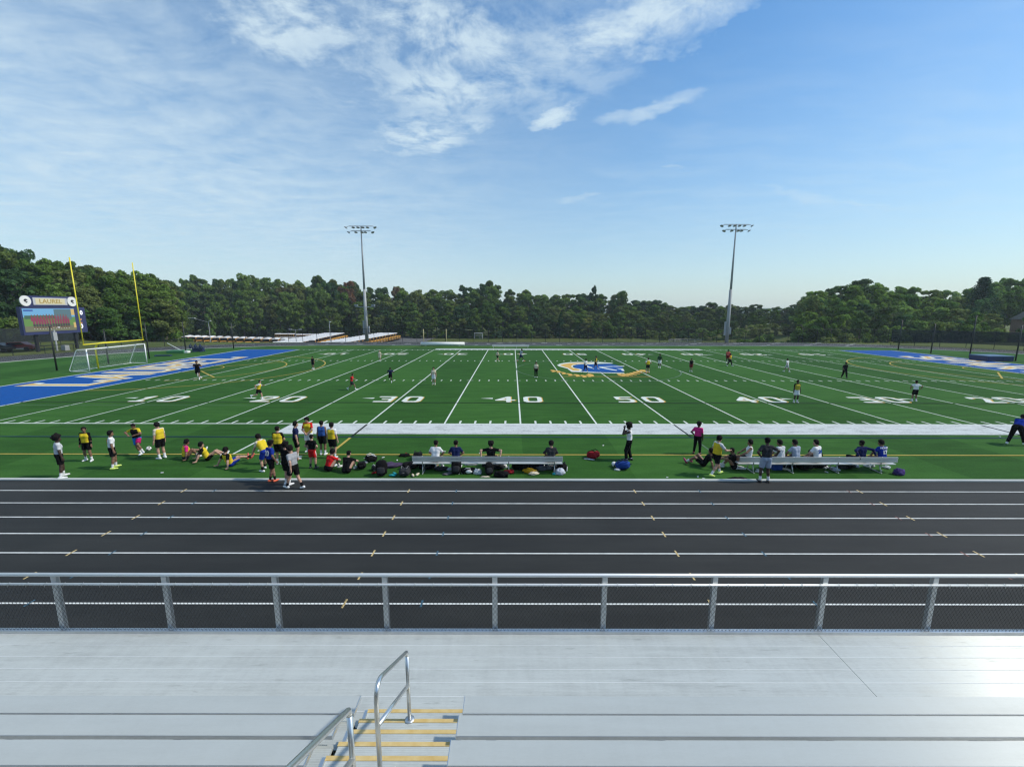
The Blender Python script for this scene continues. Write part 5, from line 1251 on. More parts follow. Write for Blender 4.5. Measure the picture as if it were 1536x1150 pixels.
bencher(651, B1Y, 'person in plain white tee on the bench left of the navy tee', -6, skin='md', top=('tee', 'white'), hair='short')
bencher(682, B1Y, 'person in navy tee with white trim on the bench', 0, skin='md', top=('tee', 'navy'), hair='short', bot=('shorts', 'navy'))
bencher(736, B1Y, 'person in black slouching with both arms spread on the bench', 0, 'bench_wide', skin='lt', top=('tee', 'black'), hair='curly')
bencher(828, B1Y, 'person in dark charcoal sweater at the right end of the near bench', 2, 'bench', skin='lt', top=('long', 'char'), bot=('pants', 'black'), hair='mop', lean=2)
bencher(1132, B2Y, 'person in white tank top sitting sideways at the bench end', 70, 'bench', off=.42, skin='md', top=('tank', 'white'), bot=('short', 'char'), hair='mop', lean=-6, hl=(-.3, .35, .70), hr=(.25, .30, .68))
bencher(1180, B2Y, 'person in grey jersey number 2 sitting on the bench', 18, skin='md', top=('tee', 'lgrey'), hair='mop', hyaw=35, number=('2', 'white', True))
bencher(1203, B2Y, 'person in plain grey tee beside the number 2 jersey', 14, skin='md', top=('tee', 'slate'), hair='mop', hyaw=35)
bencher(1236, B2Y, 'person in white jersey number 24 looking left on the bench', 24, skin='lt', top=('tee', 'white'), hair='mop', hyaw=40, number=('24', 'blue', False))
bencher(1305, B2Y, 'person in dark navy sweater with arms along the bench', 6, 'bench_wide', skin='dk', top=('long', 'navy'), bot=('pants', 'black'), hair='short', lean=4, hyaw=20)
bencher(1335, B2Y, 'person in royal blue jersey number 17 at the right bench end', 10, skin='md', top=('tee', 'royal'), hair='mop', hyaw=30, number=('17', 'white', False, 'HONEY'))
# far players
def far(px, pf, ph, label, yaw, pose, **k): return stander(px, pf, ph, label, yaw, pose, group=FG, **k)
far(298, 569, 539, 'player in black with a ball near the left end zone', -150, 'run', skin='md', top=('tee', 'black'))
far(389, 599.5, 569, 'player in yellow bib running over the left 20 yard number', -75, 'run', skin='lt', top=('tee', 'lgrey'), bib='yellow')
far(470, 553.5, 536, 'player standing in black near the yellow arcs', 170, 'stand', skin='md', top=('tee', 'black'))
far(570, 542, 525, 'pale dressed far player left of the far white border', 180, 'stand', skin='lt', top=('tee', 'cream'), bot=('shorts', 'cream'))
far(528, 585, 559, 'player in red shirt running', -80, 'run2', skin='md', top=('tee', 'red'), bot=('shorts', 'char'))
far(586, 573.5, 550, 'player in dark navy running beyond the red shirt', -160, 'run', skin='dk', top=('tee', 'navy'))
far(651, 577, 550, 'player in cream shirt and white shorts on the 30 yard line', 175, 'stand', skin='lt', top=('tee', 'cream'), bot=('shorts', 'white'), shoes='cream')
far(746, 542.5, 525, 'player in cream top and black shorts left of the 40 yard line', -60, 'walk', skin='lt', top=('tee', 'cream'), shoes='cream')
far(781, 542.5, 522, 'player in white and navy running by the far 40 yard line', -80, 'run2', skin='dk', top=('tee', 'slate'), bot=('shorts', 'navy'), shoes='orange')
far(804, 566, 542, 'player in cream shirt and black leggings at the centre circle', 170, 'stand', skin='md', top=('tee', 'cream'), bot=('leggings', 'black'))
far(878, 559, 537, 'player in white shirt on the blue helmet emblem', -150, 'walk', skin='dk', top=('tee', 'white'), bot=('shorts', 'navy'))
far(893, 554, 533, 'player in yellow bib and black shorts on the blue helmet emblem', -110, 'walk', skin='md', top=('tee', 'char'), bib='yellow')
far(971.5, 559.5, 536, 'player in yellow bib over white shirt right of the emblem', 5, 'hips', skin='lt', top=('tee', 'white'), bib='yellow', shoes='orange')
far(989, 552, 530, 'player in dark green shirt and white shorts beyond the 50 yard line', 160, 'walk', skin='dk', top=('tee', 'dgreen'), bot=('shorts', 'white'))
far(1036, 557.5, 537, 'player in black and maroon right of the centre circle', 175, 'stand', skin='md', top=('tee', 'black'), bot=('shorts', 'maroon'))
far(1091, 544.5, 524, 'far player in orange shirt behind the yellow bib', 150, 'stand', skin='dk', top=('tee', 'coral'), bot=('shorts', 'maroon'))
far(1094, 549, 529, 'far player in yellow bib and black shorts close to the orange shirt', -140, 'walk', skin='md', top=('tee', 'red'), bib='yellow', bot=('pants', 'black'))
far(1180, 558, 537, 'player in plain white shirt standing near the right 30 yard line', 20, 'walk', skin='md', top=('tee', 'white'), bot=('shorts', 'lgrey'))
far(1193, 603.5, 569, 'player in yellow bib and white shorts by the right 40 number', 178, 'stand', skin='dk', top=('tee', 'black'), bib='olive', bot=('shorts', 'white'))
far(1266, 567, 542, 'player all in black right of the white shirts', 170, 'walk', skin='dk', top=('tee', 'black'), bot=('pants', 'black'), shoes='black')
far(1371, 602, 570, 'player in white tee with elbows out by the right 30 number', -10, 'hips', skin='md', top=('tee', 'white'), hl=(-.34, .06, 1.04), hr=(.42, .10, 1.06))

# ------------------------------------------------------------------ balls, bags and kit on the grass
BALL = mat('white_ball', (.72, .72, .70), .45)
def ball(p, lab, r=.11, z=None):
    b = MB(); b.lathe((0, 0, 0), [(r * math.sin(R(a)), -r * math.cos(R(a))) for a in range(6, 180, 12)], 16)
    o = b.build('football', BALL, smooth=True); o.location = (p.x, p.y, r + .002 if z is None else z); tag(o, lab, 'ball')
    c = MB()
    for k in range(6):
        w_ = k * 2.4; q = Vector((math.cos(w_) * .75, math.sin(w_) * .75, .66 if k % 2 else -.2)).normalized()
        u = q.orthogonal().normalized(); v = q.cross(u)
        c.add([q * (r * 1.012) + (u * math.cos(a) + v * math.sin(a)) * r * .36 for a in [i * 2 * math.pi / 5 for i in range(5)]], [(0, 1, 2, 3, 4)])
    c.build('dark_panels', MATS['black_trim'], o)
ball(gp(224, 677.5), 'white ball at the raised foot of the kicking person', z=.16)
ball(gp(301.5, 567.5), 'white ball in front of the player near the left end zone')
ball(gp(921, 699.5), 'pale ball lying left of the blue backpack')
def fab(c, n): return mat('bag_' + n, c, .85, var=.12, scale=9, spec=.1, bump=.5, bscale=22)
FB = {'black': fab((.007, .007, .008), 'black'), 'char': fab((.03, .032, .036), 'char'), 'navy': fab((.012, .018, .06), 'navy'), 'grey': fab((.13, .13, .14), 'grey'), 'red': fab((.26, .015, .02), 'red'), 'purple': fab((.06, .045, .09), 'purple'),
      'royal': fab((.015, .05, .22), 'royal'), 'white': fab((.62, .63, .64), 'white'), 'yellow': fab((.66, .36, .02), 'yellow'), 'cream': fab((.58, .52, .40), 'cream'), 'khaki': fab((.22, .18, .12), 'khaki'), 'cyan': fab((.04, .40, .42), 'cyan'), 'pale': fab((.46, .50, .58), 'pale'), 'violet': fab((.05, .035, .14), 'violet')}
BG = 'bags left on the grass round the benches'
cnt_ = [0]
def backpack(px, py, c, lab, rz=0, s=1.0, lying=True, c2='char', g=BG):
    cnt_[0] += 1; q = gp(px, py); r = empty('backpack', q, R(rz), lab, 'backpack', g); k = cnt_[0]
    b = MB().blob((0, 0, 0), (.18 * s, .13 * s, .25 * s), k, .12, 18, 14, flat=False, box=.62); M = Matrix.Translation((0, 0, .15 * s)) @ Matrix.Rotation(R(78), 4, 'X') if lying else Matrix.Translation((0, 0, .27 * s)) @ Matrix.Rotation(R(-12), 4, 'X')
    b.xf(M); b.v = [(x, y, max(z, .005)) for x, y, z in b.v]; b.build('bag_body', FB[c], r, smooth=True)
    p = MB().blob((0, -.12 * s, -.07 * s), (.13 * s, .055 * s, .11 * s), k + 9, .06, 12, 10, flat=False, box=.55).xf(M); p.v = [(x, y, max(z, .006)) for x, y, z in p.v]; p.build('front_pocket', FB[c2], r, smooth=True)
    st = MB()
    for x in (-.09, .09): st.tube([(x * s, .13 * s, .2 * s), (x * 1.3 * s, .20 * s, .05 * s), (x * 1.2 * s, .13 * s, -.18 * s)], .016 * s, 5)
    st.tube([(-.04 * s, 0, .265 * s), (0, 0, .32 * s), (.04 * s, 0, .265 * s)], .011 * s, 5); st.xf(M).build('strap', FB[c2], r)
def duffel(px, py, c, lab, rz=0, s=1.0, c2='black', g=BG):
    cnt_[0] += 1; q = gp(px, py); r = empty('duffel_bag', q, R(rz), lab, 'duffel bag', g)
    b = MB().blob((0, 0, .13 * s), (.34 * s, .15 * s, .13 * s), cnt_[0], .13, 20, 12, flat=False, box=.6); b.v = [(x, y, max(z, .004)) for x, y, z in b.v]; b.build('bag_body', FB[c], r, smooth=True)
    MB().tube([(-.14 * s, -.10 * s, .24 * s), (-.08 * s, -.16 * s, .30 * s), (.08 * s, -.16 * s, .30 * s), (.14 * s, -.10 * s, .24 * s)], .014, 5).build('handle', FB[c2], r)
    MB().blob((.05 * s, -.14 * s, .13 * s), (.16 * s, .06 * s, .09 * s), 4, .05, 10, 8, flat=False).build('end_pocket', FB[c2], r, smooth=True)
def shoes_(px, py, c, lab, rz=0, g='shoes lying on the near turf'):
    q = gp(px, py); r = empty('shoe_pair', q, R(rz), lab, 'shoes', g)
    for s, a in ((-1, 12), (1, -20)):
        v, f = surf([Prim((0, -.08, .05), (0, .02, .055), .045, .047), Prim((0, .02, .045), (0, .15, .035), .045, .033)], .014, .03, ((V3(0, 0, .005), V3(0, 0, -1)), (V3(0, 0, .085), V3(0, 0, 1))))
        MB().add(v, f).xf(Matrix.Translation((s * .09, s * .03, 0)) @ Matrix.Rotation(R(a), 4, 'Z')).build('shoe', FB[c], r, smooth=True)
def heap(px, py, c, lab, d=(.24, .16, .08), rz=0, g='clothes dropped on the near turf'):
    cnt_[0] += 1; q = gp(px, py); b = MB().blob((0, 0, d[2] * .5), d, cnt_[0] * 1.3, .34, 18, 10, freq=3.2); b.v = [(x, y, max(z, .004)) for x, y, z in b.v]
    o = b.build('dropped_clothing', FB[c], smooth=True); o.location = q; o.rotation_euler = (0, 0, R(rz)); tag(o, lab, 'clothing', g)
def bottle(px, py, c, lab, lie=False, g='bottles on the near turf'):
    q = gp(px, py); r = empty('water_bottle', q, R(40 if lie else 0), lab, 'bottle', g)
    M = Matrix.Translation((0, 0, .042)) @ Matrix.Rotation(R(90), 4, 'Y') if lie else Matrix.Identity(4)
    MB().lathe((0, 0, 0), [(.036, 0), (.04, .01), (.04, .17), (.022, .205)], 12).xf(M).build('bottle_body', FB[c], r, smooth=True); MB().lathe((0, 0, .205), [(.024, 0), (.024, .035), (.012, .05)], 10).xf(M).build('cap', FB['black'], r, smooth=True)
backpack(543, 702, 'black', 'round black backpack farthest left of the near bench', 20)
backpack(557, 692, 'black', 'black and white backpack lying behind the leftmost black one', -60, c2='white')
heap(549, 694, 'white', 'small white cloth between the two leftmost black backpacks', (.10, .07, .05))
backpack(573, 713, 'black', 'big round black backpack beside the red bottle', 5, 1.25, lying=False)
backpack(564, 705, 'char', 'dark bag with white straps behind the big round backpack', 40, .8, c2='white')
bottle(558, 711, 'red', 'red bottle lying by the big round black backpack', True)
heap(582, 700, 'purple', 'purple grey jacket spread on the turf', (.55, .26, .12), 15)
heap(600, 697, 'char', 'dark sleeve end of clothing right of the purple jacket', (.30, .14, .06), 10)
shoes_(591, 713, 'cyan', 'pair of cyan football boots', 60)
backpack(608, 713, 'char', 'black backpack with grey triangle flap beside the white shoes', 0, 1.15, c2='grey')
duffel(616, 702, 'black', 'large black duffel bag at the left bench leg', 35, 1.1)
shoes_(623, 713.5, 'cream', 'pair of cream shoes at the left bench leg', 10)
heap(607, 684, 'black', 'black and orange clothing beyond the left bench end', (.26, .12, .08))
heap(609.5, 683, 'red', 'orange red cloth on the black clothing beyond the bench', (.08, .08, .08))
backpack(627, 688, 'black', 'black bag on the turf behind the left end of the bench', 0, 1.1)
duffel(640, 702, 'black', 'long black bag under the seat left of the white tee', 0, 1.1)
shoes_(652, 700, 'khaki', 'khaki shoes under the white tee', 0)
heap(662, 704, 'char', 'dark checked clothing with white specks under the bench', (.32, .20, .08))
heap(672, 711, 'grey', 'grey and white clothing in front of the bench middle', (.22, .12, .05), 30)
heap(676, 705, 'pale', 'pale grey shirt crumpled before the black backpack', (.18, .12, .08))
backpack(685, 710, 'black', 'upright black backpack below the navy tee', 0, 1.15, lying=False)
bottle(693.5, 710, 'white', 'white bottle standing right of the upright black backpack')
duffel(702, 709.5, 'black', 'black bag right of the white standing bottle', 5, .9, c2='white')
heap(707, 697, 'white', 'white clothing under the middle of the near bench', (.26, .12, .08))
heap(716, 710, 'white', 'white towel bundle in front of the near bench', (.18, .14, .14))
duffel(736, 699, 'black', 'black duffel bag under the slouching person', 0, 1.2)
backpack(734, 711.5, 'black', 'black backpack standing before the slouching person', 10, 1.0, lying=False)
heap(728, 715.5, 'cream', 'crumpled pale paper at the edge of the turf', (.18, .05, .03))
duffel(747, 703, 'char', 'dark grey bag right of the standing backpack', -5, .9)
heap(756, 701.5, 'white', 'white shoe bag with dark hole under the near bench', (.14, .10, .12))
duffel(752, 715, 'black', 'black bag lying nearest the track before the red one', -8, .9)
duffel(763.5, 710, 'red', 'small red bag at the right middle bench leg', 5, .65, c2='red')
duffel(784, 703, 'black', 'long black bag under the right part of the near bench', 0, 1.3)
duffel(802, 701, 'navy', 'dark navy bag under the right part of the near bench', 0, 1.1)
heap(795, 708.5, 'yellow', 'bright yellow vest thrown on the turf', (.30, .16, .12), -15)
heap(801, 711.5, 'cream', 'cream cloth beside the yellow vest', (.20, .12, .08), 20)
heap(814, 704, 'grey', 'grey clothing right of the yellow vest', (.26, .16, .10), 20)
shoes_(818, 698, 'white', 'white shoes under the charcoal sweater', 0)
duffel(829, 704, 'grey', 'grey bag under the charcoal sweater', 0, .8, c2='char')
backpack(843, 705, 'black', 'black backpack at the right end of the near bench', 0, 1.1)
heap(840, 711, 'pale', 'pale blue plastic bag at the right bench leg', (.20, .14, .16))
heap(832, 711.5, 'cyan', 'small teal cloth left of the pale plastic bag', (.10, .06, .05))
bottle(850, 706, 'white', 'clear bottle at the far right of the near bench')
backpack(890, 687, 'red', 'red backpack alone on the yellow line', 40, 1.15, c2='black')
heap(883.5, 689, 'white', 'white paper left of the red backpack', (.22, .05, .03), -20)
backpack(934, 703, 'royal', 'blue backpack lying below the afro person', 70, 1.2, c2='navy')
heap(926, 705, 'white', 'white cloth in front of the blue backpack', (.14, .08, .05))
q = gp(1163.5, 703); k = empty('crate', q, R(4), 'dark blue crate under the bench', 'crate')
m_ = MB(); m_.b2((-.2, -.15, .0), (.2, .15, .02))
for y in (-.15, .15): m_.b2((-.2, y - .008, .02), (.2, y + .008, .36))
for x in (-.2, .2): m_.b2((x - .008, -.142, .02), (x + .008, .142, .36))
m_.build('crate_wall', FB['royal'], k); MB().b2((-.22, -.17, .34), (.22, -.16, .37)).b2((-.22, .16, .34), (.22, .17, .37)).b2((-.22, -.16, .34), (-.21, .16, .37)).b2((.21, -.16, .34), (.22, .16, .37)).build('rim', FB['navy'], k)
shoes_(1113, 703, 'white', 'white shoes below the sideways sitting person', 70); shoes_(1140, 708, 'white', 'white shoes left of the grey shorts', 40)
duffel(1185, 701, 'black', 'black bag under the grey number 2 jersey', 0, 1.1); backpack(1207, 704, 'black', 'big black backpack below the plain grey tee', 0, 1.25)
duffel(1226, 701, 'black', 'black bag under the bench behind the number 24 jersey', 0, 1.1)
heap(1176, 704, 'cream', 'long pale sandal shape on the grass right of the crate', (.24, .06, .05), -30); shoes_(1238, 702, 'white', 'white shoes under the number 24 jersey', 0)
backpack(1222, 686, 'black', 'black bag beyond the bench left of the number 24 jersey', 0, 1.2)
shoes_(1254, 705, 'pale', 'grey shoes at the third leg of the right bench', 60); duffel(1268, 702, 'char', 'charcoal bag behind the third leg of the right bench', 0, 1.1)
shoes_(1284, 700, 'pale', 'pale shoes between charcoal bag and navy sweater', 30)
heap(1275, 698, 'grey', 'grey cloth under the gap of the right bench', (.3, .14, .08)); shoes_(1331, 702, 'white', 'white shoes below the royal blue jersey', 15)
heap(1347, 711.5, 'violet', 'purple cloth bag alone on the grass past the bench end', (.20, .15, .17))
heap(1107, 718, 'black', 'flat black heap standing in for the shadow left of the grey shorts', (.34, .14, .04))  # no real clothing: black heap added in place of the cast shadow
rr_ = random.Random(5)
for k, (px, py) in enumerate(((243, 709), (905, 668), (1056, 718), (1068, 719), (1047, 715), (596, 690), (1001, 716), (1317, 673), (1240, 708), (667, 677), (575, 686), (1500, 655), (720, 680), (1322, 706), (388, 676))):
    q = gp(px, py); o = MB().blob((0, 0, .01), (.05 + rr_.random() * .03, .035, .018), k, .3, 8, 6).build('paper_scrap', FB['white']); o.location = q; o.rotation_euler = (0, 0, k)
    tag(o, 'small white scrap of litter on the turf', 'litter', 'white scraps of litter on the turf')
# ------------------------------------------------------------------ trees
def leaf_mat():
    m = bpy.data.materials.new('tree_foliage'); m.use_nodes = True; t = m.node_tree; t.nodes.remove(t.nodes['Principled BSDF'])
    oi = t.nodes.new('ShaderNodeObjectInfo'); at = t.nodes.new('ShaderNodeAttribute'); at.attribute_name = 'tint'
    tc = t.nodes.new('ShaderNodeTexCoord')
    n = nz(t, tc.outputs['Object'], .7, 4)
    k = mth(t, 'MULTIPLY', mth(t, 'ADD', .55, mth(t, 'MULTIPLY', at.outputs['Fac'], .9)), mth(t, 'ADD', .7, mth(t, 'MULTIPLY', n, .6)))
    vm = t.nodes.new('ShaderNodeVectorMath'); vm.operation = 'SCALE'; t.links.new(oi.outputs['Color'], vm.inputs[0]); t.links.new(mth(t, 'MULTIPLY', k, 1.18), vm.inputs['Scale'])
    d = t.nodes.new('ShaderNodeBsdfDiffuse'); tr = t.nodes.new('ShaderNodeBsdfTranslucent'); mxs = t.nodes.new('ShaderNodeMixShader'); mxs.inputs[0].default_value = .36
    t.links.new(vm.outputs[0], d.inputs[0]); t.links.new(vm.outputs[0], tr.inputs[0]); t.links.new(d.outputs[0], mxs.inputs[1]); t.links.new(tr.outputs[0], mxs.inputs[2])
    t.links.new(mxs.outputs[0], t.nodes['Material Output'].inputs[0]); return m
LEAF = leaf_mat(); BARK = mat('grey_bark', (.13, .11, .09), .9, var=.25, scale=2.5)
def crown_mesh(name, lobes, n, size, seed, droop=0.0):
    """leaf-sized faces through the volume of many small lobes"""
    r = np.random.RandomState(seed); c = np.array([l[:3] for l in lobes]); rad = np.array([l[3] for l in lobes]); lt = r.uniform(.15, .85, len(lobes))
    w_ = rad ** 2; idx = r.choice(len(lobes), n, p=w_ / w_.sum())
    d = r.normal(size=(n, 3)); d /= np.linalg.norm(d, axis=1)[:, None]; d[:, 2] = np.where(d[:, 2] < -.75, -d[:, 2], d[:, 2])
    u = r.uniform(.35, 1.0, n) ** .5 * r.choice([1, 1, 1, 1.22], n)
    p = c[idx] + d * (rad[idx] * u)[:, None] * np.array([1, 1, .95])
    nrm_ = d * .8 + r.normal(size=(n, 3)) * .75 + np.array([0, 0, .35 - droop]); nrm_ /= np.linalg.norm(nrm_, axis=1)[:, None]
    a = np.cross(nrm_, r.normal(size=(n, 3))); a /= np.linalg.norm(a, axis=1)[:, None]; b = np.cross(nrm_, a)
    s = size * r.uniform(.55, 1.35, n)[:, None]
    q = np.stack([p - a * s, p - b * s * .62 + nrm_ * s * .1, p + a * s * .95, p + b * s * .62 - nrm_ * s * .1], 1).reshape(-1, 3)
    me = bpy.data.meshes.new(name); me.vertices.add(4 * n); me.vertices.foreach_set('co', q.ravel()); me.loops.add(4 * n); me.loops.foreach_set('vertex_index', np.arange(4 * n, dtype=np.int32))
    me.polygons.add(n); me.polygons.foreach_set('loop_start', np.arange(0, 4 * n, 4, dtype=np.int32)); 
    me.update(calc_edges=True); me.validate()
    at = me.attributes.new('tint', 'FLOAT', 'FACE'); at.data.foreach_set('value', np.clip(lt[idx] + r.uniform(-.2, .2, n), 0, 1).astype(np.float32))
    me.materials.append(LEAF); return me
def trunk_mesh(name, H, r0, seed, low=.30, spread=.22, nl=7):
    rr = random.Random(seed); b = MB(); pts = []; x = y = 0
    for i in range(7):
        pts.append((x, y, H * .82 * i / 6)); x += rr.uniform(-.25, .25); y += rr.uniform(-.25, .25)
    b.tube(pts, [r0 * (1.25 if i == 0 else 1 - i * .14) for i in range(7)], 7)
    for i in range(nl):
        z = H * rr.uniform(low, .68); a = rr.uniform(0, 6.28); L_ = H * spread * rr.uniform(.7, 1.15); k = z / (H * .82) * 6; i0 = int(k); f = k - i0; i0 = min(i0, 5)
        s0 = Vector(pts[i0]).lerp(Vector(pts[i0 + 1]), f)
        m1 = s0 + Vector((math.cos(a) * L_ * .5, math.sin(a) * L_ * .5, L_ * .32)); e = s0 + Vector((math.cos(a) * L_, math.sin(a) * L_, L_ * .85))
        b.tube([s0, m1, e], [r0 * .42, r0 * .26, r0 * .08], 5)
    return b.mesh(name, BARK, True)
def broad_lobes(seed, H, Wd, base=.22, n=34, lumpy=1.0):
    """boughs at uneven heights and reaches, each a bunch of small leaf clumps"""
    rr = random.Random(seed); L_ = []; nb_ = max(8, n // 5)
    lean = (rr.uniform(-.06, .06) * Wd, rr.uniform(-.06, .06) * Wd)
    for i in range(nb_):
        t = (i + rr.random()) / nb_; a = i * 2.4 + rr.uniform(-.6, .6)
        prof = (math.sin(math.pi * min(1, (.16 + .84 * t) ** .8)) ** .6 if t < .97 else .25)
        reach = Wd / 2 * prof * rr.uniform(.35, 1.08) * (1 if t > .15 else .8)
        z = H * (base + (.97 - base) * t); cx, cy = math.cos(a) * reach * .72 + lean[0] * t, math.sin(a) * reach * .72 + lean[1] * t
        R0 = Wd * rr.uniform(.12, .20)
        for k in range(rr.randint(5, 8)):
            d = Vector((rr.gauss(0, 1), rr.gauss(0, 1), rr.gauss(0, .75))).normalized() * R0 * rr.uniform(.3, 1.0)
            r = Wd * rr.uniform(.045, .095); L_.append((cx + d.x, cy + d.y, min(z + d.z, H - r * rr.uniform(.5, 1.6)), r))
    for i in range(n // 4):
        t = rr.random(); a = rr.uniform(0, 6.28); q = Wd * .27 * math.sqrt(rr.random()); L_.append((math.cos(a) * q, math.sin(a) * q, H * (base + (.82 - base) * t), Wd * rr.uniform(.07, .12)))
    return L_
PROTO = {}
for k in range(6):
    H = 20.0; Wd = (13, 12, 11, 14, 10.5, 12.5)[k]
    PROTO['broad%d' % k] = (crown_mesh('broad_crown', broad_lobes(40 + k, H, Wd, (.16, .24, .2, .22, .14, .3)[k], (76, 68, 60, 84, 56, 64)[k]), 13000, .36, k), trunk_mesh('broad_trunk', H, .34, 70 + k), H, Wd)
for k in range(2):                                # loose crowns with gaps
    H, Wd = 21.0, 11.0
    PROTO['loose%d' % k] = (crown_mesh('loose_crown', broad_lobes(90 + k, H, Wd, .30, 44, 1.6), 5200, .34, 20 + k), trunk_mesh('loose_trunk', H, .30, 95 + k, .35, .26, 9), H, Wd)
cl = [(math.cos(a * 2.4) * (1 - z) * 2.6 * .62, math.sin(a * 2.4) * (1 - z) * 2.6 * .62, 1.0 + z * 10.2, .45 + (1 - z) * 1.15) for a, z in [(i, (i / 40) ** .9) for i in range(40)]]
PROTO['cone'] = (crown_mesh('cone_crown', cl, 4500, .26, 31), trunk_mesh('cone_trunk', 11, .2, 31, .3, .05, 3), 11.5, 6)
pl = []
rr = random.Random(12)
for i in range(15):                               # pine: tiers of flat boughs
    z = 7 + i * 1.05; L_ = (4.7 - i * .30) * rr.uniform(.75, 1.15)
    for j in range(5):
        a = i * 1.3 + j * 1.257
        for q in (.35, .65, .95): pl.append((math.cos(a) * L_ * q, math.sin(a) * L_ * q, z + q * .5, .55 + .35 * (1 - q) + .25))
PROTO['pine'] = (crown_mesh('pine_crown', pl, 8500, .24, 33, .2), trunk_mesh('pine_trunk', 22, .33, 33, .4, .12, 8), 23.0, 10.0)
for k in range(3):
    PROTO['shrub%d' % k] = (crown_mesh('shrub_crown', broad_lobes(120 + k, 4.0, 5.5, .05, 22), 2400, .20, 50 + k), trunk_mesh('shrub_stem', 3.4, .08, 50 + k, .1, .3, 6), 4.0, 5.5)
GREENS = [(.052, .098, .026), (.060, .108, .030), (.070, .118, .032), (.082, .130, .036), (.054, .090, .034), (.076, .110, .038)]
GREENS = [(a * 1.45, b * 1.42, c * 1.05) for a, b, c in GREENS]
GREENS += [(.125, .195, .048), (.056, .110, .042), (.135, .170, .052)]
TB = 1.75
def tree(kind, x, y, top, width, label, cat, group, tint=None, rz=None, base=None, name=None):
    cm, tm, H, Wd = PROTO[kind]; zb = terr(x, y) if base is None else base; h = max(2, top - zb)
    r = empty(name or ('shrub' if kind.startswith('shrub') else 'pine_tree' if kind == 'pine' else 'conifer_tree' if kind == 'cone' else 'broadleaf_tree'), (x, y, zb - .1), rnd.uniform(0, 6.28) if rz is None else rz, label, cat, group)
    width = min(width, h * 1.0) if kind != 'pine' and not kind.startswith('shrub') else width
    sx = width / Wd; r.scale = (sx, sx, h / H)
    c = bpy.data.objects.new('crown', cm); col.objects.link(c); c.parent = r; c.color = (*([v * TB for v in tint] if tint else rnd.choice(GREENS)), 1)
    t = bpy.data.objects.new('stem' if kind.startswith('shrub') else 'trunk', tm); col.objects.link(t); t.parent = r
    return r
PROF = [(-120, 352), (-60, 356), (0, 361), (20, 360), (34, 372), (60, 382), (85, 386), (100, 388), (130, 394), (150, 402), (170, 404), (200, 405), (225, 410), (250, 416), (290, 413), (340, 413), (372, 413), (400, 417), (430, 419), (450, 419), (480, 415), (505, 416),
        (525, 415), (545, 428), (560, 432), (592, 424), (610, 431), (640, 432), (665, 434), (700, 424), (735, 421), (755, 430), (790, 433), (805, 437), (830, 441), (862, 436), (878, 441), (890, 429), (905, 448), (930, 436), (942, 444), (960, 452), (985, 447), (1000, 456), (1020, 458), (1045, 453), (1080, 456), (1120, 455), (1150, 459), (1176, 461),
        (1190, 463), (1200, 446), (1225, 432), (1245, 428), (1280, 419), (1300, 424), (1330, 429), (1370, 429), (1400, 432), (1425, 434), (1445, 436), (1470, 418), (1490, 424), (1510, 417), (1560, 414), (1640, 405)]
def prof(px):
    for (a, ya), (b, yb) in zip(PROF[:-1], PROF[1:]):
        if a <= px <= b: return ya + (yb - ya) * (px - a) / (b - a)
    return PROF[0][1] if px < 0 else PROF[-1][1]
LW, MW, RW = 'trees of the wood behind the scoreboard', 'trees of the wood behind the buses and lower field', 'trees of the wood beyond the right end zone'
LLAB = {LW: 'dark green broadleaf tree of the high wood behind the scoreboard', MW: 'dark green broadleaf tree in the long wood beyond buses and lower field', RW: 'green broadleaf tree in the wood beyond the right end zone'}
BK = ['broad%d' % k for k in range(6)]
def wood(px, D, dy, wpx, grp, kinds=None, tint=None, label=None, jit=2.0):
    top = h_at(prof(px) + dy + rnd.uniform(0, jit), px, D)
    x = x_at(px, D, 8); wd = wpx / FPX * D * CT
    return tree(kinds or rnd.choice(BK), x, D, top, wd, label or LLAB[grp], 'tree', grp, tint)
# left wood, close behind the scoreboard
for D, dy, step, w_ in ((140, 6, 30, 60), (128, 0, 30, 66), (112, 10, 33, 62), (99, 34, 36, 62)):
    px = -190 + rnd.uniform(0, 12)
    while px < 262:
        wood(px, D + rnd.uniform(-3, 3) + max(0, (px - 120) * .12), dy + rnd.uniform(-2, 5) if dy else 0, w_ * rnd.uniform(.85, 1.15), LW); px += step * rnd.uniform(.85, 1.15)
for k, (px, D, dy, w_, tn, lab) in enumerate(((236, 118, 24, 66, (.068, .105, .022), 'bright green roundish tree at the right end of the wood behind the scoreboard'), (18, 100, 46, 70, (.050, .096, .020), 'mid green tree with light boughs left of the scoreboard'),
        (105, 96, 64, 56, (.040, .085, .024), 'leafy green tree directly right of the scoreboard top'), (160, 100, 56, 60, (.046, .088, .022), 'green tree between the goalpost uprights'), (8, 116, 0, 74, (.040, .072, .022), 'tallest dark tree at the outer end of the wood behind the scoreboard'), (126, 122, -2, 50, (.044, .078, .022), 'tall tree rising between scoreboard and goalpost'))):
    wood(px, D, dy, w_, LW, BK[k % 6], tn, lab)
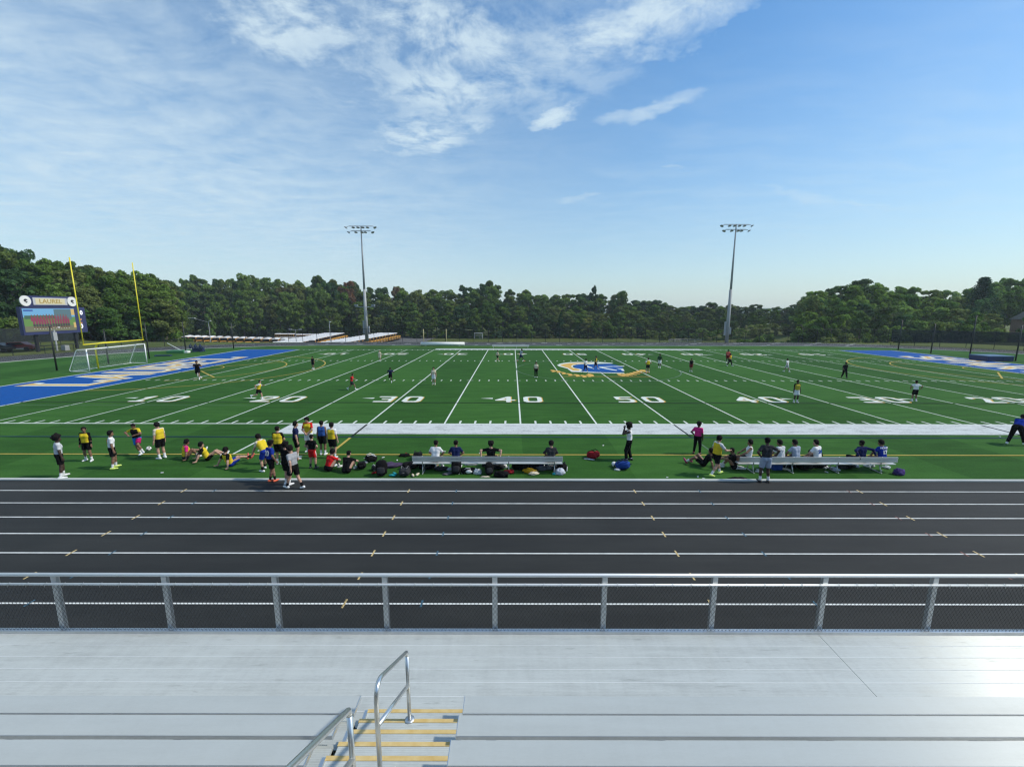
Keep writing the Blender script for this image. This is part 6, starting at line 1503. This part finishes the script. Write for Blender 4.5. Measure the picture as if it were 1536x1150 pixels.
# long wood at the back
for D, dy, step, w_ in ((262, 0, 25, 44), (240, 7, 25, 42), (222, 19, 25, 40), (212, 31, 22, 36), (207, 44, 24, 30)):
    px = 252 + rnd.uniform(0, 12)
    while px < 1212:
        d2 = D + rnd.uniform(-5, 5) - max(0, (px - 950)) * .12
        yb_ = 501
        t_ = prof(px) + dy + rnd.uniform(0, 4)
        if t_ < 490 and not (dy > 25 and 560 < px < 640 and False):
            if dy > 30 and px < 560 and rnd.random() < .6: px += step; continue
            wood(px, d2, dy + (rnd.uniform(-3, 8) if dy else rnd.uniform(-3, 4)), w_ * rnd.uniform(.8, 1.2), MW)
        px += step * rnd.uniform(.8, 1.2) * (.62 if px > 930 else 1)
for k, (px, D, dy, w_, kind, tn, lab) in enumerate((
        (520, 226, 6, 40, 'loose0', (.100, .054, .028), 'rust brown half bare tree left of the floodlight mast'), (534, 238, -2, 30, 'loose1', (.060, .070, .028), 'thin topped tree with browning crown beside the rust brown one'), (592, 244, 0, 26, 'loose1', (.085, .060, .032), 'brownish topped tree right of the floodlight mast'),
        (430, 232, 10, 46, 'broad2', (.070, .070, .028), 'olive brown tinted tree above the storage shed'), (498, 214, 46, 34, 'loose0', (.058, .100, .026), 'light green small tree with visible trunk before the dark wood'),
        (817, 205, 46, 34, 'broad4', (.085, .110, .040), 'pale grey green round tree left of the dark conifer'), (842, 208, 28, 22, 'cone', (.030, .066, .022), 'dark pointed conifer at the edge of the lower field'),
        (882, 206, 40, 34, 'broad1', (.120, .130, .030), 'yellow green round tree right of the dark conifer'), (890, 246, -1, 22, 'broad4', (.024, .048, .020), 'tall dark narrow tree rising above the skyline'), (312, 190, 48, 20, 'broad4', (.065, .11, .028), 'slender light green tree left of the bus lot'),
        (930, 230, 0, 36, 'broad3', (.046, .080, .024), 'rounded domed tree right of the tall dark narrow tree'), (782, 206, 52, 24, 'broad0', (.050, .085, .022), 'small green tree left of the pale grey green tree'), (1008, 196, 34, 10, 'cone', (.060, .10, .030), 'tiny bright conifer above the backstop'))):
    wood(px, D, dy, w_, MW, kind, tn, lab, 0)
# right wood
for D, dy, step, w_ in ((168, 0, 29, 50), (150, 9, 30, 48), (134, 26, 30, 44), (124, 44, 30, 38)):
    px = (1216 if dy < 20 else 1200) + rnd.uniform(0, 10)
    while px < 1690:
        if not (1500 < px < 1545 and dy > 20): wood(px, D + rnd.uniform(-4, 4), dy + (rnd.uniform(-2, 6) if dy else 0), w_ * rnd.uniform(.85, 1.15), RW, None, [v * .8 for v in rnd.choice(GREENS)])
        px += step * rnd.uniform(.85, 1.15)
for k, (px, D, dy, w_, kind, tn, lab) in enumerate(((1217, 140, 6, 46, 'broad3', (.085, .115, .036), 'pale yellow green tree at the left end of the right wood'), (1278, 150, -1, 62, 'loose0', (.040, .066, .024), 'tall open branched tree topping the right wood'), (1405, 122, 48, 50, 'broad1', (.070, .105, .030), 'lighter green rounded tree behind the windscreen fence'),
        (1470, 140, -3, 58, 'pine', (.020, .046, .022), 'tall dark pine with tiered boughs left of the brick house'), (1330, 126, 30, 46, 'broad0', (.066, .098, .028), 'sunlit yellow green tree by the farthest right net pole'))):
    wood(px, D, dy, w_, RW, kind, tn, lab, 0)
# undergrowth and low trees along the wood edge
UG = {LW: ('shrubs under the wood behind the scoreboard', 'dark green shrub at the foot of the wood behind the scoreboard'), MW: ('shrubs along the edge of the lower field', 'rounded green shrub at the edge of the lower field wood'), RW: ('shrubs under the wood beyond the right end zone', 'dark green shrub at the foot of the right wood')}
def shrub(px, D, h, wd, grp):
    x = x_at(px, D, 0); z = terr(x, D); tree('shrub%d' % rnd.randrange(3), x, D, z + h, wd, UG[grp][1], 'shrub', UG[grp][0], rnd.choice([[v * .72 for v in g_] for g_ in GREENS] + [(.06, .075, .028)]))
px = -150
while px < 262: shrub(px, 90 + max(0, px) * .09 + rnd.uniform(-1, 2), rnd.uniform(3.5, 6), rnd.uniform(7, 10), LW); px += rnd.uniform(24, 34)
px = 262
while px < 1190:
    shrub(px, (205 if px > 600 else 216) - max(0, px - 950) * .14 + rnd.uniform(-3, 3), rnd.uniform(3, 6.5), rnd.uniform(7, 11), MW); px += rnd.uniform(20, 30)
px = 262
while px < 620: shrub(px, 224 + rnd.uniform(-3, 3), rnd.uniform(4, 7.5), rnd.uniform(8, 12), MW); px += rnd.uniform(18, 28)
px = 1120
while px < 1690:
    if not 1505 < px < 1550: shrub(px, 120 + rnd.uniform(-3, 3), rnd.uniform(4, 7), rnd.uniform(8, 11), RW)
    px += rnd.uniform(26, 36)
# ------------------------------------------------------------------ summer haze
hz_ = MB().box((0, 235, 43), (760, 580, 116)).build('haze', [])
hm2 = bpy.data.materials.new('summer_haze'); hm2.use_nodes = True; t = hm2.node_tree; t.nodes.remove(t.nodes['Principled BSDF'])
pv = t.nodes.new('ShaderNodeVolumePrincipled'); pv.inputs['Color'].default_value = (.80, .90, 1, 1); pv.inputs['Density'].default_value = .00024; pv.inputs['Anisotropy'].default_value = .2
t.links.new(pv.outputs[0], t.nodes['Material Output'].inputs['Volume'])
hz_.data.materials.append(hm2); tag(hz_, kind='stuff')
